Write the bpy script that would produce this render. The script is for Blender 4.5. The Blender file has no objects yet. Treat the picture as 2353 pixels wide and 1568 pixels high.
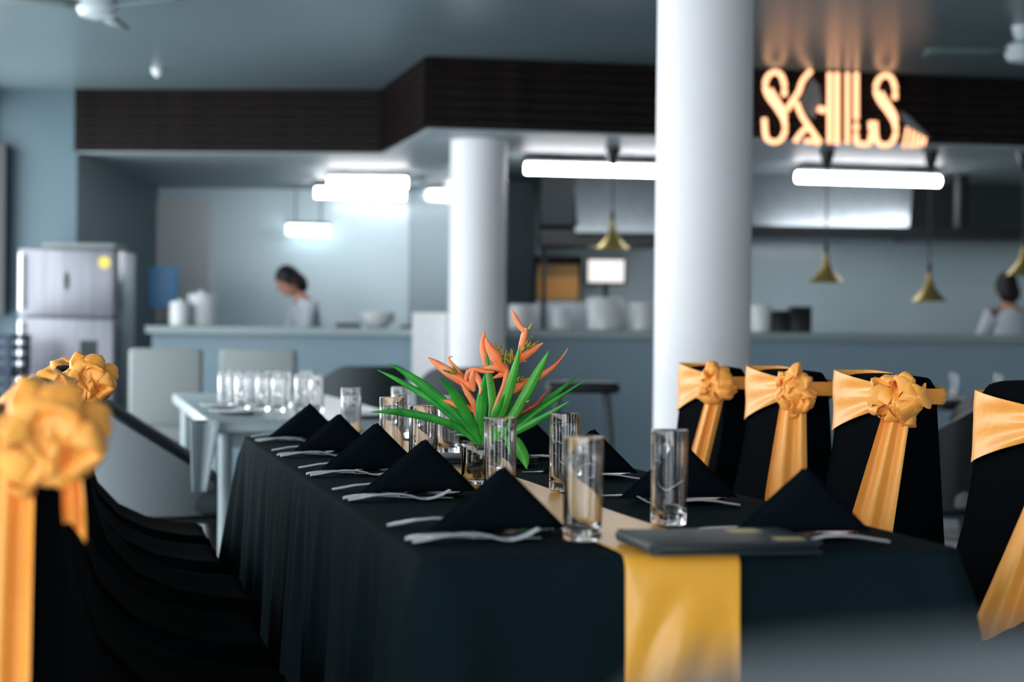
import bpy, math, random
from mathutils import Vector, Matrix, noise as mnoise

# ------------------------------------------------------------------ camera, world, exposure
SC = bpy.context.scene
COL = SC.collection
F, H, ROLL = 4000.0, 1.05, math.radians(0.62)       # focal length in px of the 2353 wide frame, eye height
cam_d = bpy.data.cameras.new('camera')
cam = bpy.data.objects.new('camera', cam_d)
COL.objects.link(cam)
cam.location = (0, 0, H)
cam.rotation_euler = (Matrix.Rotation(math.radians(90), 3, 'X') @ Matrix.Rotation(ROLL, 3, 'Z')).to_euler()
cam_d.sensor_width = 36.0
cam_d.lens = F * 36.0 / 2353.0
cam_d.clip_start = 0.05
cam_d.clip_end = 200
cam_d.dof.use_dof = True
cam_d.dof.focus_distance = 3.7
cam_d.dof.aperture_fstop = 2.8
SC.camera = cam

world = bpy.data.worlds.new('sky')
SC.world = world
world.use_nodes = True
bg = world.node_tree.nodes['Background']
bg.inputs[0].default_value = (0.90, 0.95, 1.0, 1)
bg.inputs[1].default_value = 5.6

pl = bpy.data.lights.new('window_portal', 'AREA')          # guides sky light through the window side, gives none itself
pl.shape = 'RECTANGLE'; pl.size = 17.0; pl.size_y = 2.8
pl.cycles.is_portal = True
po = bpy.data.objects.new('window_portal', pl); COL.objects.link(po)
po.location = (-4.3, 5.1, 1.5); po.rotation_euler = Matrix(((0, 0, -1), (1, 0, 0), (0, -1, 0))).to_4x4().to_euler()

pl2 = bpy.data.lights.new('window_portal', 'AREA')
pl2.shape = 'RECTANGLE'; pl2.size = 6.7; pl2.size_y = 2.2
pl2.cycles.is_portal = True
po2 = bpy.data.objects.new('window_portal', pl2); COL.objects.link(po2)
po2.location = (-0.85, -3.72, 1.6); po2.rotation_euler = (math.radians(90), 0, math.radians(180))

SC.view_settings.view_transform = 'Standard'
SC.view_settings.look = 'None'
SC.view_settings.exposure = 0.14
SC.view_settings.gamma = 1.0
SC.view_settings.use_curve_mapping = False
SC.cycles.max_bounces = 12
SC.cycles.transmission_bounces = 12
SC.cycles.diffuse_bounces = 5
SC.cycles.sample_clamp_indirect = 6.0

# ------------------------------------------------------------------ helpers
CX, CY = 1176.5, 784.0
def unroll(px, py):
    dx, dy = px - CX, py - CY
    c, s = math.cos(ROLL), math.sin(ROLL)
    return dx * c + dy * s, -dx * s + dy * c
def at(px, py, Y):
    x, y = unroll(px, py)
    return Vector((x * Y / F, Y, H - y * Y / F))
def on(px, py, z):
    x, y = unroll(px, py)
    Y = F * (H - z) / y
    return Vector((x * Y / F, Y, z))

def mat(name, col, rough=0.5, metal=0.0, spec=0.5, trans=0.0, ior=1.45, emit=None, estr=0.0, noise=None, sheen=0.0, bump=None, coat=0.0):
    m = bpy.data.materials.new(name)
    m.use_nodes = True
    nt = m.node_tree
    b = nt.nodes['Principled BSDF']
    b.inputs['Base Color'].default_value = (*col, 1)
    b.inputs['Roughness'].default_value = rough
    b.inputs['Metallic'].default_value = metal
    b.inputs['Specular IOR Level'].default_value = spec
    b.inputs['Transmission Weight'].default_value = trans
    b.inputs['IOR'].default_value = ior
    b.inputs['Sheen Weight'].default_value = sheen
    b.inputs['Coat Weight'].default_value = coat
    if emit:
        b.inputs['Emission Color'].default_value = (*emit, 1)
        b.inputs['Emission Strength'].default_value = estr
    if noise or bump:
        tc = nt.nodes.new('ShaderNodeTexCoord')
        mp = nt.nodes.new('ShaderNodeMapping')
        nt.links.new(tc.outputs['Object'], mp.inputs[0])
    if noise:                                # (scale, second colour, stretch)
        mp.inputs['Scale'].default_value = noise[2]
        n = nt.nodes.new('ShaderNodeTexNoise')
        n.inputs['Scale'].default_value = noise[0]
        n.inputs['Detail'].default_value = 5
        nt.links.new(mp.outputs[0], n.inputs[0])
        r = nt.nodes.new('ShaderNodeValToRGB')
        r.color_ramp.elements[0].position = 0.35
        r.color_ramp.elements[1].position = 0.65
        r.color_ramp.elements[0].color = (*col, 1)
        r.color_ramp.elements[1].color = (*noise[1], 1)
        nt.links.new(n.outputs[0], r.inputs[0])
        nt.links.new(r.outputs[0], b.inputs['Base Color'])
    if bump:                                 # (scale, strength)
        n2 = nt.nodes.new('ShaderNodeTexNoise')
        n2.inputs['Scale'].default_value = bump[0]
        n2.inputs['Detail'].default_value = 3
        nt.links.new(tc.outputs['Object'], n2.inputs[0])
        bp = nt.nodes.new('ShaderNodeBump')
        bp.inputs['Strength'].default_value = bump[1]
        bp.inputs['Distance'].default_value = 0.01
        nt.links.new(n2.outputs[0], bp.inputs['Height'])
        nt.links.new(bp.outputs[0], b.inputs['Normal'])
    return m

M = {}
M['ceiling'] = mat('ceiling_paint', (0.120, 0.170, 0.188), 0.30, spec=0.45, noise=(0.6, (0.133, 0.184, 0.20), (1, 1, 1)))
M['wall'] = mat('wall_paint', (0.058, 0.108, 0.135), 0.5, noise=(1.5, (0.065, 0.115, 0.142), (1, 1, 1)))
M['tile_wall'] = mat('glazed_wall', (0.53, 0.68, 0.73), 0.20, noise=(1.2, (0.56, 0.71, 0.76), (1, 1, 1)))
M['soffit'] = mat('soffit_paint', (0.33, 0.40, 0.43), 0.5)
M['plank'] = mat('dark_wood', (0.003, 0.0022, 0.0025), 0.5, spec=0.08, noise=(6, (0.013, 0.008, 0.007), (1, 1, 14)))
M['column'] = mat('column_paint', (0.72, 0.72, 0.74), 0.55, noise=(3, (0.75, 0.75, 0.77), (1, 1, 1)))
M['colbase'] = mat('column_skirt', (0.015, 0.028, 0.03), 0.35)
M['floor'] = mat('floor_tile', (0.26, 0.29, 0.30), 0.35, noise=(2, (0.30, 0.33, 0.34), (1, 1, 1)))
M['counter'] = mat('counter_front', (0.165, 0.245, 0.295), 0.5, noise=(1, (0.18, 0.26, 0.31), (1, 1, 1)))
M['countertop'] = mat('counter_top', (0.20, 0.26, 0.27), 0.3)
M['frame'] = mat('dark_frame', (0.01, 0.018, 0.02), 0.4)
M['partition'] = mat('dark_gloss_panel', (0.07, 0.115, 0.135), 0.12, spec=0.7)
M['white'] = mat('white_ceramic', (0.62, 0.65, 0.66), 0.25)
M['plaster'] = mat('white_plaster', (0.75, 0.75, 0.76), 0.6)
M['steel'] = mat('brushed_steel', (0.26, 0.30, 0.32), 0.32, metal=0.85, noise=(4, (0.30, 0.34, 0.36), (8, 8, 0.4)))
M['fridge'] = mat('fridge_steel', (0.15, 0.16, 0.18), 0.33, metal=0.75, noise=(3, (0.20, 0.20, 0.225), (6, 6, 0.3)))
M['chrome'] = mat('polished_steel', (0.95, 0.94, 0.97), 0.20, metal=0.55)
M['black'] = mat('black_plastic', (0.004, 0.007, 0.009), 0.4)
M['brass'] = mat('aged_brass', (0.42, 0.33, 0.10), 0.35, metal=0.8)
M['tube'] = mat('lit_tube', (1, 1, 1), 0.5, emit=(0.98, 0.97, 1.0), estr=22.0)
M['tube_cyan'] = mat('lit_cyan_tube', (1, 1, 1), 0.5, emit=(0.80, 0.95, 1.0), estr=4.5)
M['neon'] = mat('orange_neon', (1, 0.6, 0.35), 0.5, emit=(1.0, 0.47, 0.24), estr=1.6)
M['amber'] = mat('amber_glass', (0.75, 0.30, 0.03), 0.35, noise=(1.5, (0.60, 0.36, 0.10), (1, 1, 6)))
M['screen'] = mat('lit_screen', (0.9, 0.9, 0.9), 0.5, emit=(1.0, 0.93, 0.88), estr=0.9)
M['blue'] = mat('blue_plastic', (0.035, 0.15, 0.30), 0.45)
M['crate'] = mat('navy_crate', (0.002, 0.018, 0.045), 0.5)
M['clothblack'] = mat('black_tablecloth', (0.0050, 0.0125, 0.0160), 0.9, spec=0.06, bump=(700, 0.15))
M['cover'] = mat('black_chair_cover', (0.0012, 0.0022, 0.003), 0.95, spec=0.03, bump=(500, 0.1))
M['napkin'] = mat('black_napkin', (0.0022, 0.0050, 0.0080), 0.9, spec=0.08, bump=(900, 0.15))
M['satin'] = mat('orange_satin', (0.95, 0.37, 0.050), 0.40, spec=0.5, sheen=0.15, noise=(9, (1.0, 0.44, 0.075), (1, 1, 1)), bump=(60, 0.12))
M['runner'] = mat('gold_satin', (0.90, 0.42, 0.035), 0.30, spec=0.7, noise=(7, (0.95, 0.46, 0.05), (1, 1, 1)), bump=(28, 0.16))
M['glass'] = mat('clear_glass', (1, 1, 1), 0.0, trans=1.0, ior=1.47)
M['water'] = mat('dark_water', (0.30, 0.45, 0.42), 0.0, trans=1.0, ior=1.33)
M['stone'] = mat('dark_pebbles', (0.008, 0.016, 0.016), 0.5, noise=(30, (0.03, 0.05, 0.045), (1, 1, 1)))
M['plate'] = mat('black_plate', (0.012, 0.018, 0.024), 0.22, spec=0.6)
M['menu'] = mat('black_leatherette', (0.022, 0.034, 0.038), 0.42, bump=(300, 0.15))
M['menugold'] = mat('gold_print', (0.62, 0.50, 0.22), 0.5)
M['leaf'] = mat('green_leaf', (0.006, 0.20, 0.025), 0.35, noise=(22, (0.045, 0.38, 0.04), (1, 1, 1)))
M['leaf2'] = mat('bright_green_leaf', (0.05, 0.34, 0.03), 0.35, noise=(20, (0.10, 0.48, 0.05), (1, 1, 1)))
M['leafdark'] = mat('dark_green_leaf', (0.015, 0.12, 0.02), 0.4, noise=(16, (0.05, 0.21, 0.05), (1, 1, 1)))
M['bract'] = mat('orange_bract', (0.98, 0.17, 0.03), 0.38, noise=(18, (1.0, 0.36, 0.15), (1, 1, 1)))
M['bractred'] = mat('red_bract', (0.20, 0.02, 0.015), 0.4, noise=(20, (0.38, 0.05, 0.02), (1, 1, 1)))
M['floret'] = mat('floret', (0.02, 0.05, 0.02), 0.4, noise=(160, (0.55, 0.42, 0.03), (1, 1, 1)))
M['grey'] = mat('grey_upholstery', (0.125, 0.145, 0.155), 0.8, bump=(120, 0.2))
M['greydark'] = mat('charcoal_upholstery', (0.03, 0.04, 0.045), 0.7)
M['cream'] = mat('greige_upholstery', (0.24, 0.27, 0.27), 0.7)
M['pale'] = mat('pale_cloth', (0.30, 0.37, 0.39), 0.30)
M['skin'] = mat('skin', (0.55, 0.27, 0.18), 0.5)
M['hair'] = mat('black_hair', (0.003, 0.004, 0.006), 0.6)
M['uniform'] = mat('white_uniform', (0.50, 0.56, 0.60), 0.8)
M['fan'] = mat('fan_enamel', (0.45, 0.52, 0.55), 0.3)
M['fanblade'] = mat('fan_blade', (0.10, 0.14, 0.14), 0.5)
M['yellow'] = mat('yellow_sticker', (0.70, 0.55, 0.08), 0.5)
M['sail'] = mat('grey_sail_metal', (0.20, 0.23, 0.26), 0.4, metal=0.4)

class MB:
    """collects primitives into one mesh"""
    def __init__(s): s.v, s.f = [], []
    def add(s, vs, fs):
        o = len(s.v); s.v += [tuple(v) for v in vs]; s.f += [tuple(i + o for i in f) for f in fs]; return s
    def box(s, c, d, rz=0.0, mx=None):
        x, y, z = d[0] / 2, d[1] / 2, d[2] / 2
        ca, sa = math.cos(rz), math.sin(rz)
        vs = []
        for k in range(8):
            a, b, e = (x if k & 1 else -x), (y if k & 2 else -y), (z if k & 4 else -z)
            p = Vector((c[0] + a * ca - b * sa, c[1] + a * sa + b * ca, c[2] + e))
            vs.append(mx @ p if mx else p)
        return s.add(vs, [(0, 2, 3, 1), (4, 5, 7, 6), (0, 1, 5, 4), (2, 6, 7, 3), (0, 4, 6, 2), (1, 3, 7, 5)])
    def rbox(s, c, d, r=0.02, rz=0.0):            # box with rounded vertical edges and soft top
        pts = []
        x, y = d[0] / 2 - r, d[1] / 2 - r
        for (sx, sy, a0) in ((1, 1, 0), (-1, 1, 90), (-1, -1, 180), (1, -1, 270)):
            for k in range(4):
                a = math.radians(a0 + 30 * k)
                pts.append((sx * x + r * math.cos(a), sy * y + r * math.sin(a)))
        ca, sa = math.cos(rz), math.sin(rz)
        n = len(pts); vs, fs = [], []
        lev = [(-d[2] / 2, 0.6 * r), (-d[2] / 2 + 0.5 * r, 0), (d[2] / 2 - 0.7 * r, 0), (d[2] / 2 - 0.2 * r, 0.3 * r), (d[2] / 2, r)]
        for z, ins in lev:
            for (a, b) in pts:
                k = 1 - ins / max(d[0], d[1]) * 2
                a2, b2 = a * k, b * k
                vs.append((c[0] + a2 * ca - b2 * sa, c[1] + a2 * sa + b2 * ca, c[2] + z))
        for i in range(len(lev) - 1):
            for j in range(n):
                fs.append((i * n + j, i * n + (j + 1) % n, (i + 1) * n + (j + 1) % n, (i + 1) * n + j))
        fs.append(tuple(range(n - 1, -1, -1))); fs.append(tuple(range((len(lev) - 1) * n, len(lev) * n)))
        return s.add(vs, fs)
    def tube(s, path, rad, seg=10, flat=None, up=(0, 0, 1), cap=True):
        """path of points, rad number or list; flat=(kx,ky) scales the section; up fixes its frame"""
        P = [Vector(p) for p in path]; n = len(P)
        R = rad if isinstance(rad, (list, tuple)) else [rad] * n
        kx, ky = flat or (1, 1)
        vs, fs = [], []
        U = Vector(up)
        for i in range(n):
            t = (P[min(i + 1, n - 1)] - P[max(i - 1, 0)])
            if t.length < 1e-9: t = Vector((0, 0, 1))
            t.normalize()
            a = t.cross(U)
            if a.length < 1e-4: a = t.cross(Vector((1, 0, 0.01)))
            a.normalize(); b = t.cross(a)
            for k in range(seg):
                q = 2 * math.pi * k / seg
                vs.append(P[i] + a * (math.cos(q) * R[i] * kx) + b * (math.sin(q) * R[i] * ky))
        for i in range(n - 1):
            for k in range(seg):
                fs.append((i * seg + k, i * seg + (k + 1) % seg, (i + 1) * seg + (k + 1) % seg, (i + 1) * seg + k))
        if cap:
            fs.append(tuple(range(seg - 1, -1, -1))); fs.append(tuple(range((n - 1) * seg, n * seg)))
        return s.add(vs, fs)
    def lathe(s, prof, c=(0, 0, 0), seg=32, closed=False):
        vs, fs = [], []
        n = len(prof)
        for (r, z) in prof:
            for k in range(seg):
                a = 2 * math.pi * k / seg
                vs.append((c[0] + r * math.cos(a), c[1] + r * math.sin(a), c[2] + z))
        rng = n if closed else n - 1
        for i in range(rng):
            j = (i + 1) % n
            for k in range(seg):
                fs.append((i * seg + k, i * seg + (k + 1) % seg, j * seg + (k + 1) % seg, j * seg + k))
        if not closed:
            fs.append(tuple(range(seg - 1, -1, -1))); fs.append(tuple(range((n - 1) * seg, n * seg)))
        return s.add(vs, fs)
    def prism(s, poly, z0, z1):
        n = len(poly)
        vs = [(p[0], p[1], z0) for p in poly] + [(p[0], p[1], z1) for p in poly]
        fs = [tuple(range(n - 1, -1, -1)), tuple(range(n, 2 * n))] + [(i, (i + 1) % n, n + (i + 1) % n, n + i) for i in range(n)]
        return s.add(vs, fs)
    def slab(s, poly3, off):                       # polygon of 3D points thickened by vector off
        n = len(poly3); o = Vector(off)
        vs = [Vector(p) for p in poly3] + [Vector(p) + o for p in poly3]
        fs = [tuple(range(n - 1, -1, -1)), tuple(range(n, 2 * n))] + [(i, (i + 1) % n, n + (i + 1) % n, n + i) for i in range(n)]
        return s.add(vs, fs)
    def grid(s, rows):                             # list of equal length rows of points
        m, n = len(rows), len(rows[0]); vs = [p for r in rows for p in r]
        return s.add(vs, [(i * n + j, i * n + j + 1, (i + 1) * n + j + 1, (i + 1) * n + j) for i in range(m - 1) for j in range(n - 1)])
    def ball(s, c, r, seg=16, rings=10):
        rx, ry, rz = r if isinstance(r, (tuple, list)) else (r, r, r)
        vs = [(c[0], c[1], c[2] - rz)]; fs = []
        for i in range(1, rings):
            a = math.pi * i / rings
            for k in range(seg):
                b = 2 * math.pi * k / seg
                vs.append((c[0] + rx * math.sin(a) * math.cos(b), c[1] + ry * math.sin(a) * math.sin(b), c[2] - rz * math.cos(a)))
        vs.append((c[0], c[1], c[2] + rz)); L = len(vs) - 1
        for k in range(seg):
            fs.append((0, 1 + (k + 1) % seg, 1 + k))
            fs.append((L, 1 + (rings - 2) * seg + k, 1 + (rings - 2) * seg + (k + 1) % seg))
        for i in range(rings - 2):
            for k in range(seg):
                a = 1 + i * seg
                fs.append((a + k, a + (k + 1) % seg, a + seg + (k + 1) % seg, a + seg + k))
        return s.add(vs, fs)
    def mesh(s, name, m, smooth=35):
        me = bpy.data.meshes.new(name)
        me.from_pydata([tuple(v) for v in s.v], [], s.f)
        me.materials.append(M[m] if isinstance(m, str) else m)
        if smooth:
            me.polygons.foreach_set('use_smooth', [True] * len(me.polygons))
            me.set_sharp_from_angle(angle=math.radians(smooth))
        me.update()
        return me
    def build(s, name, m, parent=None, smooth=35):
        return link(name, s.mesh(name, m, smooth), parent)

def link(name, data, parent=None):
    o = bpy.data.objects.new(name, data)
    COL.objects.link(o)
    if parent: o.parent = parent
    return o
def tag(o, label=None, cat=None, group=None, kind=None):
    if label: o['label'] = label
    if cat: o['category'] = cat
    if group: o['group'] = group
    if kind: o['kind'] = kind
    return o
def thing(name, label, cat, loc=(0, 0, 0), rz=0.0, group=None):
    o = link(name, None)
    o.empty_display_size = 0.1
    o.location = loc; o.rotation_euler = (0, 0, rz)
    return tag(o, label, cat, group)
def copy_tree(o, parent=None):
    c = o.copy(); COL.objects.link(c)
    if parent: c.parent = parent
    for ch in list(o.children): copy_tree(ch, c)
    return c
def solidify(o, t, off=0.0):
    md = o.modifiers.new('thickness', 'SOLIDIFY'); md.thickness = t; md.offset = off
    return o
def subsurf(o, n=1):
    md = o.modifiers.new('subdivision', 'SUBSURF'); md.levels = n; md.render_levels = n
    return o
def catmull(pts, n=8):
    P = [Vector(p) for p in pts]; out = []
    P = [P[0] * 2 - P[1]] + P + [P[-1] * 2 - P[-2]]
    for i in range(1, len(P) - 2):
        for k in range(n):
            t = k / n
            out.append(0.5 * ((2 * P[i]) + (P[i + 1] - P[i - 1]) * t + (2 * P[i - 1] - 5 * P[i] + 4 * P[i + 1] - P[i + 2]) * t * t
                              + (3 * P[i] - P[i - 1] - 3 * P[i + 1] + P[i + 2]) * t ** 3))
    out.append(P[-2].copy())
    return out

# ------------------------------------------------------------------ the room
tag(MB().box((1.5, 7, -0.05), (12, 22, 0.1)).build('floor', 'floor', smooth=0), kind='structure')
tag(MB().box((1.5, 5.2, 3.06), (12, 18, 0.12)).build('ceiling', 'ceiling', smooth=0), kind='structure')
tag(MB().box((1.5, 17.05, 1.5), (12, 0.3, 3.0)).build('wall_back', 'tile_wall', smooth=0), kind='structure')
tag(MB().box((7.4, 7, 1.5), (0.2, 22, 3.0)).build('wall_right', 'plaster', smooth=0), kind='structure')
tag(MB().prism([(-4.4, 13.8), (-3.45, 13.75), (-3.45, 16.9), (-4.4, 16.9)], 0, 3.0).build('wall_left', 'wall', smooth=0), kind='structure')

# window wall along the left side: posts, sill and head around open bays
for n, (y0, y1) in enumerate(((-3.5, 0.6), (0.6, 4.7), (4.7, 8.8), (8.8, 13.75)), 1):
    w = tag(MB().box((-4.2, y0 + 0.05, 1.5), (0.12, 0.1, 3.0)).box((-4.2, y1 - 0.05, 1.5), (0.12, 0.1, 3.0))
            .box((-4.2, (y0 + y1) / 2, 2.93), (0.12, y1 - y0 - 0.2, 0.14)).box((-4.2, (y0 + y1) / 2, 0.05), (0.12, y1 - y0 - 0.2, 0.1))
            .build('window_%d' % n, 'frame', smooth=0), kind='structure')
# dark window frame at the far left corner
tag(MB().box((-4.03, 13.68, 1.88), (0.10, 0.10, 1.35)).box((-4.06, 13.70, 2.50), (0.1, 0.08, 0.1)).build('trim_1', 'frame', smooth=0), kind='structure')
# wall behind the camera with a wide window opening on its left
tag(MB().box((5.0, -3.6, 1.5), (5.0, 0.2, 3.0)).box((-0.85, -3.6, 0.25), (6.7, 0.2, 0.5)).box((-0.85, -3.6, 2.85), (6.7, 0.2, 0.3)).build('wall_front', 'wall', smooth=0), kind='structure')

# bulkhead over the kitchen, clad in dark planks
SP = [(-3.45, 13.75), (-1.02, 13.6), (-0.587, 11.98), (7.2, 13.28)]
soff = tag(MB().prism([(p[0], p[1]) for p in SP] + [(7.2, 16.9), (-3.45, 16.9)], 2.5, 3.0).build('soffit', 'soffit', smooth=0), kind='structure')
NP = 14
for a, b in zip(SP[:-1], SP[1:]):
    a, b = Vector(a), Vector(b)
    d = (b - a); L = d.length; d.normalize(); nrm = Vector((d.y, -d.x))
    me = None
    for k in range(NP):
        z = 2.507 + 0.493 * (k + 0.5) / NP
        if me is None:
            me = MB().box((0, 0, 0), (L + 0.03, 0.03, 0.493 / NP - 0.005)).mesh('plank', 'plank', 0)
        o = link('plank', me, soff)
        c = (a + b) / 2 + nrm * (0.018 + (0.006 if k % 2 else 0.0))
        o.location = (c.x, c.y, z); o.rotation_euler = (0, 0, math.atan2(d.y, d.x))

# columns
def column(c, r, ztop, skirt, label):
    t = thing('column', label, 'column', (c[0], c[1], 0))
    MB().lathe([(r, skirt), (r, ztop)], seg=64).build('shaft', 'column', t)
    MB().lathe([(r + 0.012, 0), (r + 0.012, skirt - 0.01), (r + 0.004, skirt)], seg=64).build('skirt', 'colbase', t)
    return t
column((0.808, 7.4), 0.204, 2.998, 0.48, 'tall white round column beside the orange sign, lit along its left edge')
column((-0.256, 12.62), 0.205, 2.498, 0.30, 'white round column standing behind the flowers, under the wooden bulkhead')

# counter, its end pier, kitchen partition, door panel
ct = tag(MB().box((2.25, 13.35, 0.54), (9.9, 0.6, 1.08)).build('counter', 'counter', smooth=0), 'long blue-grey service counter with a grey top in front of the kitchen', 'counter')
MB().box((2.25, 13.32, 1.108), (9.96, 0.72, 0.056)).build('worktop', 'countertop', ct, 0)
tag(MB().box((-0.60, 12.80, 0.625), (0.25, 0.32, 1.25)).build('counter_pier', 'plaster', smooth=0), 'short white pier at the counter beside the farther column', 'pier')
tag(MB().prism([(-0.50, 13.72), (-0.42, 13.72), (-0.93, 16.88), (-1.01, 16.88)], 0, 2.498).build('wall_partition', 'partition', smooth=0), kind='structure')
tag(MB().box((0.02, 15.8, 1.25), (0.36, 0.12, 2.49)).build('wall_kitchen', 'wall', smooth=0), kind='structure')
dr = tag(MB().box((-3.24, 16.87, 1.2), (0.62, 0.05, 2.4)).build('door_1', 'white', smooth=0), kind='structure')
MB().box((-3.0, 16.83, 1.05), (0.03, 0.05, 0.14)).build('door_handle', 'steel', dr, 0)

# ------------------------------------------------------------------ the banquet table frame
ANG = math.radians(13.4)
A0 = Vector((-0.113, 2.36))
U = Vector((-math.sin(ANG), math.cos(ANG)))       # along the table, away from the camera
V = Vector((math.cos(ANG), math.sin(ANG)))        # across it, to the right
TL, TW, TZ = 3.0, 0.80, 0.752
def tb(s, v, z=TZ):
    p = A0 + U * s + V * v
    return Vector((p.x, p.y, z))
def inv(p):
    d = Vector((p[0], p[1])) - A0
    return d.dot(U), d.dot(V)

# table with cloth
t = thing('banquet_table', 'long banquet table under the floor-length black cloth', 'table', tb(1.5, 0.4, 0), ANG)
MB().box((0, 0, 0.73), (TW - 0.03, TL - 0.03, 0.03)).build('tabletop', 'black', t, 0)
lg = MB().tube([(0, 0, 0), (0, 0, 0.715)], 0.02).mesh('leg', 'black')
for sx in (-1, 1):
    for sy in (-1, 1):
        o = link('leg', lg, t); o.location = (sx * 0.33, sy * 1.4, 0)

def cloth():
    rng = random.Random(4)
    r = 0.035
    hx, hy = TW / 2, TL / 2
    per = []
    def side(p, q, n):
        for k in range(n): per.append((p[0] + (q[0] - p[0]) * k / n, p[1] + (q[1] - p[1]) * k / n, None))
    corners = [(1, -1), (1, 1), (-1, 1), (-1, -1)]
    segs = []
    for i, (cx, cy) in enumerate(corners):
        a0 = [-90, 0, 90, 180][i]
        for k in range(9):
            a = math.radians(a0 + 90 * k / 8)
            segs.append((cx * (hx - r) + r * math.cos(a), cy * (hy - r) + r * math.sin(a), math.cos(a), math.sin(a), 1.0))
        nx, ny = corners[(i + 1) % 4]
        a1 = math.radians(a0 + 90)
        p = (cx * (hx - r) + r * math.cos(a1), cy * (hy - r) + r * math.sin(a1))
        q = (nx * (hx - r) + r * math.cos(a1), ny * (hy - r) + r * math.sin(a1))
        n = 160 if abs(q[1] - p[1]) > 1 else 46
        for k in range(1, n):
            f = k / n
            dist = min(f, 1 - f) * (math.dist(p, q))
            segs.append((p[0] + (q[0] - p[0]) * f, p[1] + (q[1] - p[1]) * f, math.cos(a1), math.sin(a1), max(0.0, 1 - dist / 0.16)))
    n = len(segs)
    s_acc, acc = [], 0
    for i in range(n):
        s_acc.append(acc); acc += math.dist(segs[i][:2], segs[(i + 1) % n][:2])
    ph = [rng.uniform(0, 6.28) for _ in range(6)]
    levels = [(0.0, -0.006), (0.0, 0.0), (-0.003, 0.004), (-0.012, 0.006)] + [(-0.02 - 0.715 * (k / 16) ** 1.0, None) for k in range(1, 17)]
    m = MB(); vs, fs = [], []
    for (dz, off) in levels:
        for i, (x, y, nx, ny, c) in enumerate(segs):
            if off is None:
                d = -dz / 0.735
                s = s_acc[i]
                front = abs(ny) > 0.9
                amp = (0.010 if front else 0.017) * d ** 0.8
                w = (math.sin(s * 21 + ph[0] + 1.3 * math.sin(s * 5 + ph[1])) + 0.6 * math.sin(s * 37 + ph[2] + 2 * math.sin(s * 7)) + 0.4 * math.sin(s * 55 + ph[3]))
                o = 0.008 + 0.014 * d + amp * (w + 0.9) * (1 - 0.6 * c) + 0.085 * c ** 2 * d ** 0.8 * (1 + 0.35 * math.sin(s * 60))
            else:
                o = off
            vs.append((x + nx * o, y + ny * o, TZ + dz))
    L = len(levels)
    for i in range(L - 1):
        for k in range(n):
            fs.append((i * n + k, (i + 1) * n + k, (i + 1) * n + (k + 1) % n, i * n + (k + 1) % n))
    fs.append(tuple(range(n)))
    m.add(vs, fs)
    o = m.build('tablecloth', 'clothblack', smooth=50)
    o.location = tb(1.5, 0.4, 0); o.rotation_euler = (0, 0, ANG)
    return o
tag(cloth(), 'floor-length black tablecloth on the long set table, hanging in folds', 'tablecloth')

def runner():
    rng = random.Random(2)
    rows = []
    v0, v1 = 0.275, 0.445
    path = []
    for k in range(40): path.append((0.30 + (TL + 0.012 - 0.30) * (1 - k / 40), None))
    for k in range(20): path.append((0.30 * (1 - k / 20) , None))
    path.append((-0.006, TZ + 0.0015)); path.append((-0.013, TZ - 0.004)); path.append((-0.018, TZ - 0.014))
    for k in range(1, 22): path.append((-0.018 - 0.014 * math.sin(k / 21 * 1.6) , TZ - 0.014 - 0.40 * k / 21))
    for (s, z) in path:
        row = []
        for j in range(15):
            f = j / 14
            v = v0 + (v1 - v0) * f
            if z is None:
                b = 0.0035 + 0.0022 * max(0, math.sin(s * 9 + f * 2.5) + 0.5 * math.sin(s * 23 + f * 5)) * (0.3 + math.sin(math.pi * f))
                wv = 0.004 * math.sin(s * 6 + 1.0)
                row.append(tb(s, v + wv, TZ + b))
            else:
                d = max(0, TZ - 0.014 - z)
                bul = 0.010 * math.sin(d * 22 + f * 4.0) * math.sin(math.pi * f) * min(1, d * 12) + 0.006 * math.sin(f * 9 + d * 9) * min(1, d * 8)
                row.append(tb(s - abs(bul) - 0.004, v - 0.02 * d, max(z, 0.2) + (0.002 if d == 0 else 0)))
        rows.append(row)
    o = MB().grid(rows).build('table_runner', 'runner', smooth=80)
    subsurf(solidify(o, 0.0015, 1.0), 1)
    return o
tag(runner(), 'narrow gold satin runner down the middle of the black table', 'table runner')

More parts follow.
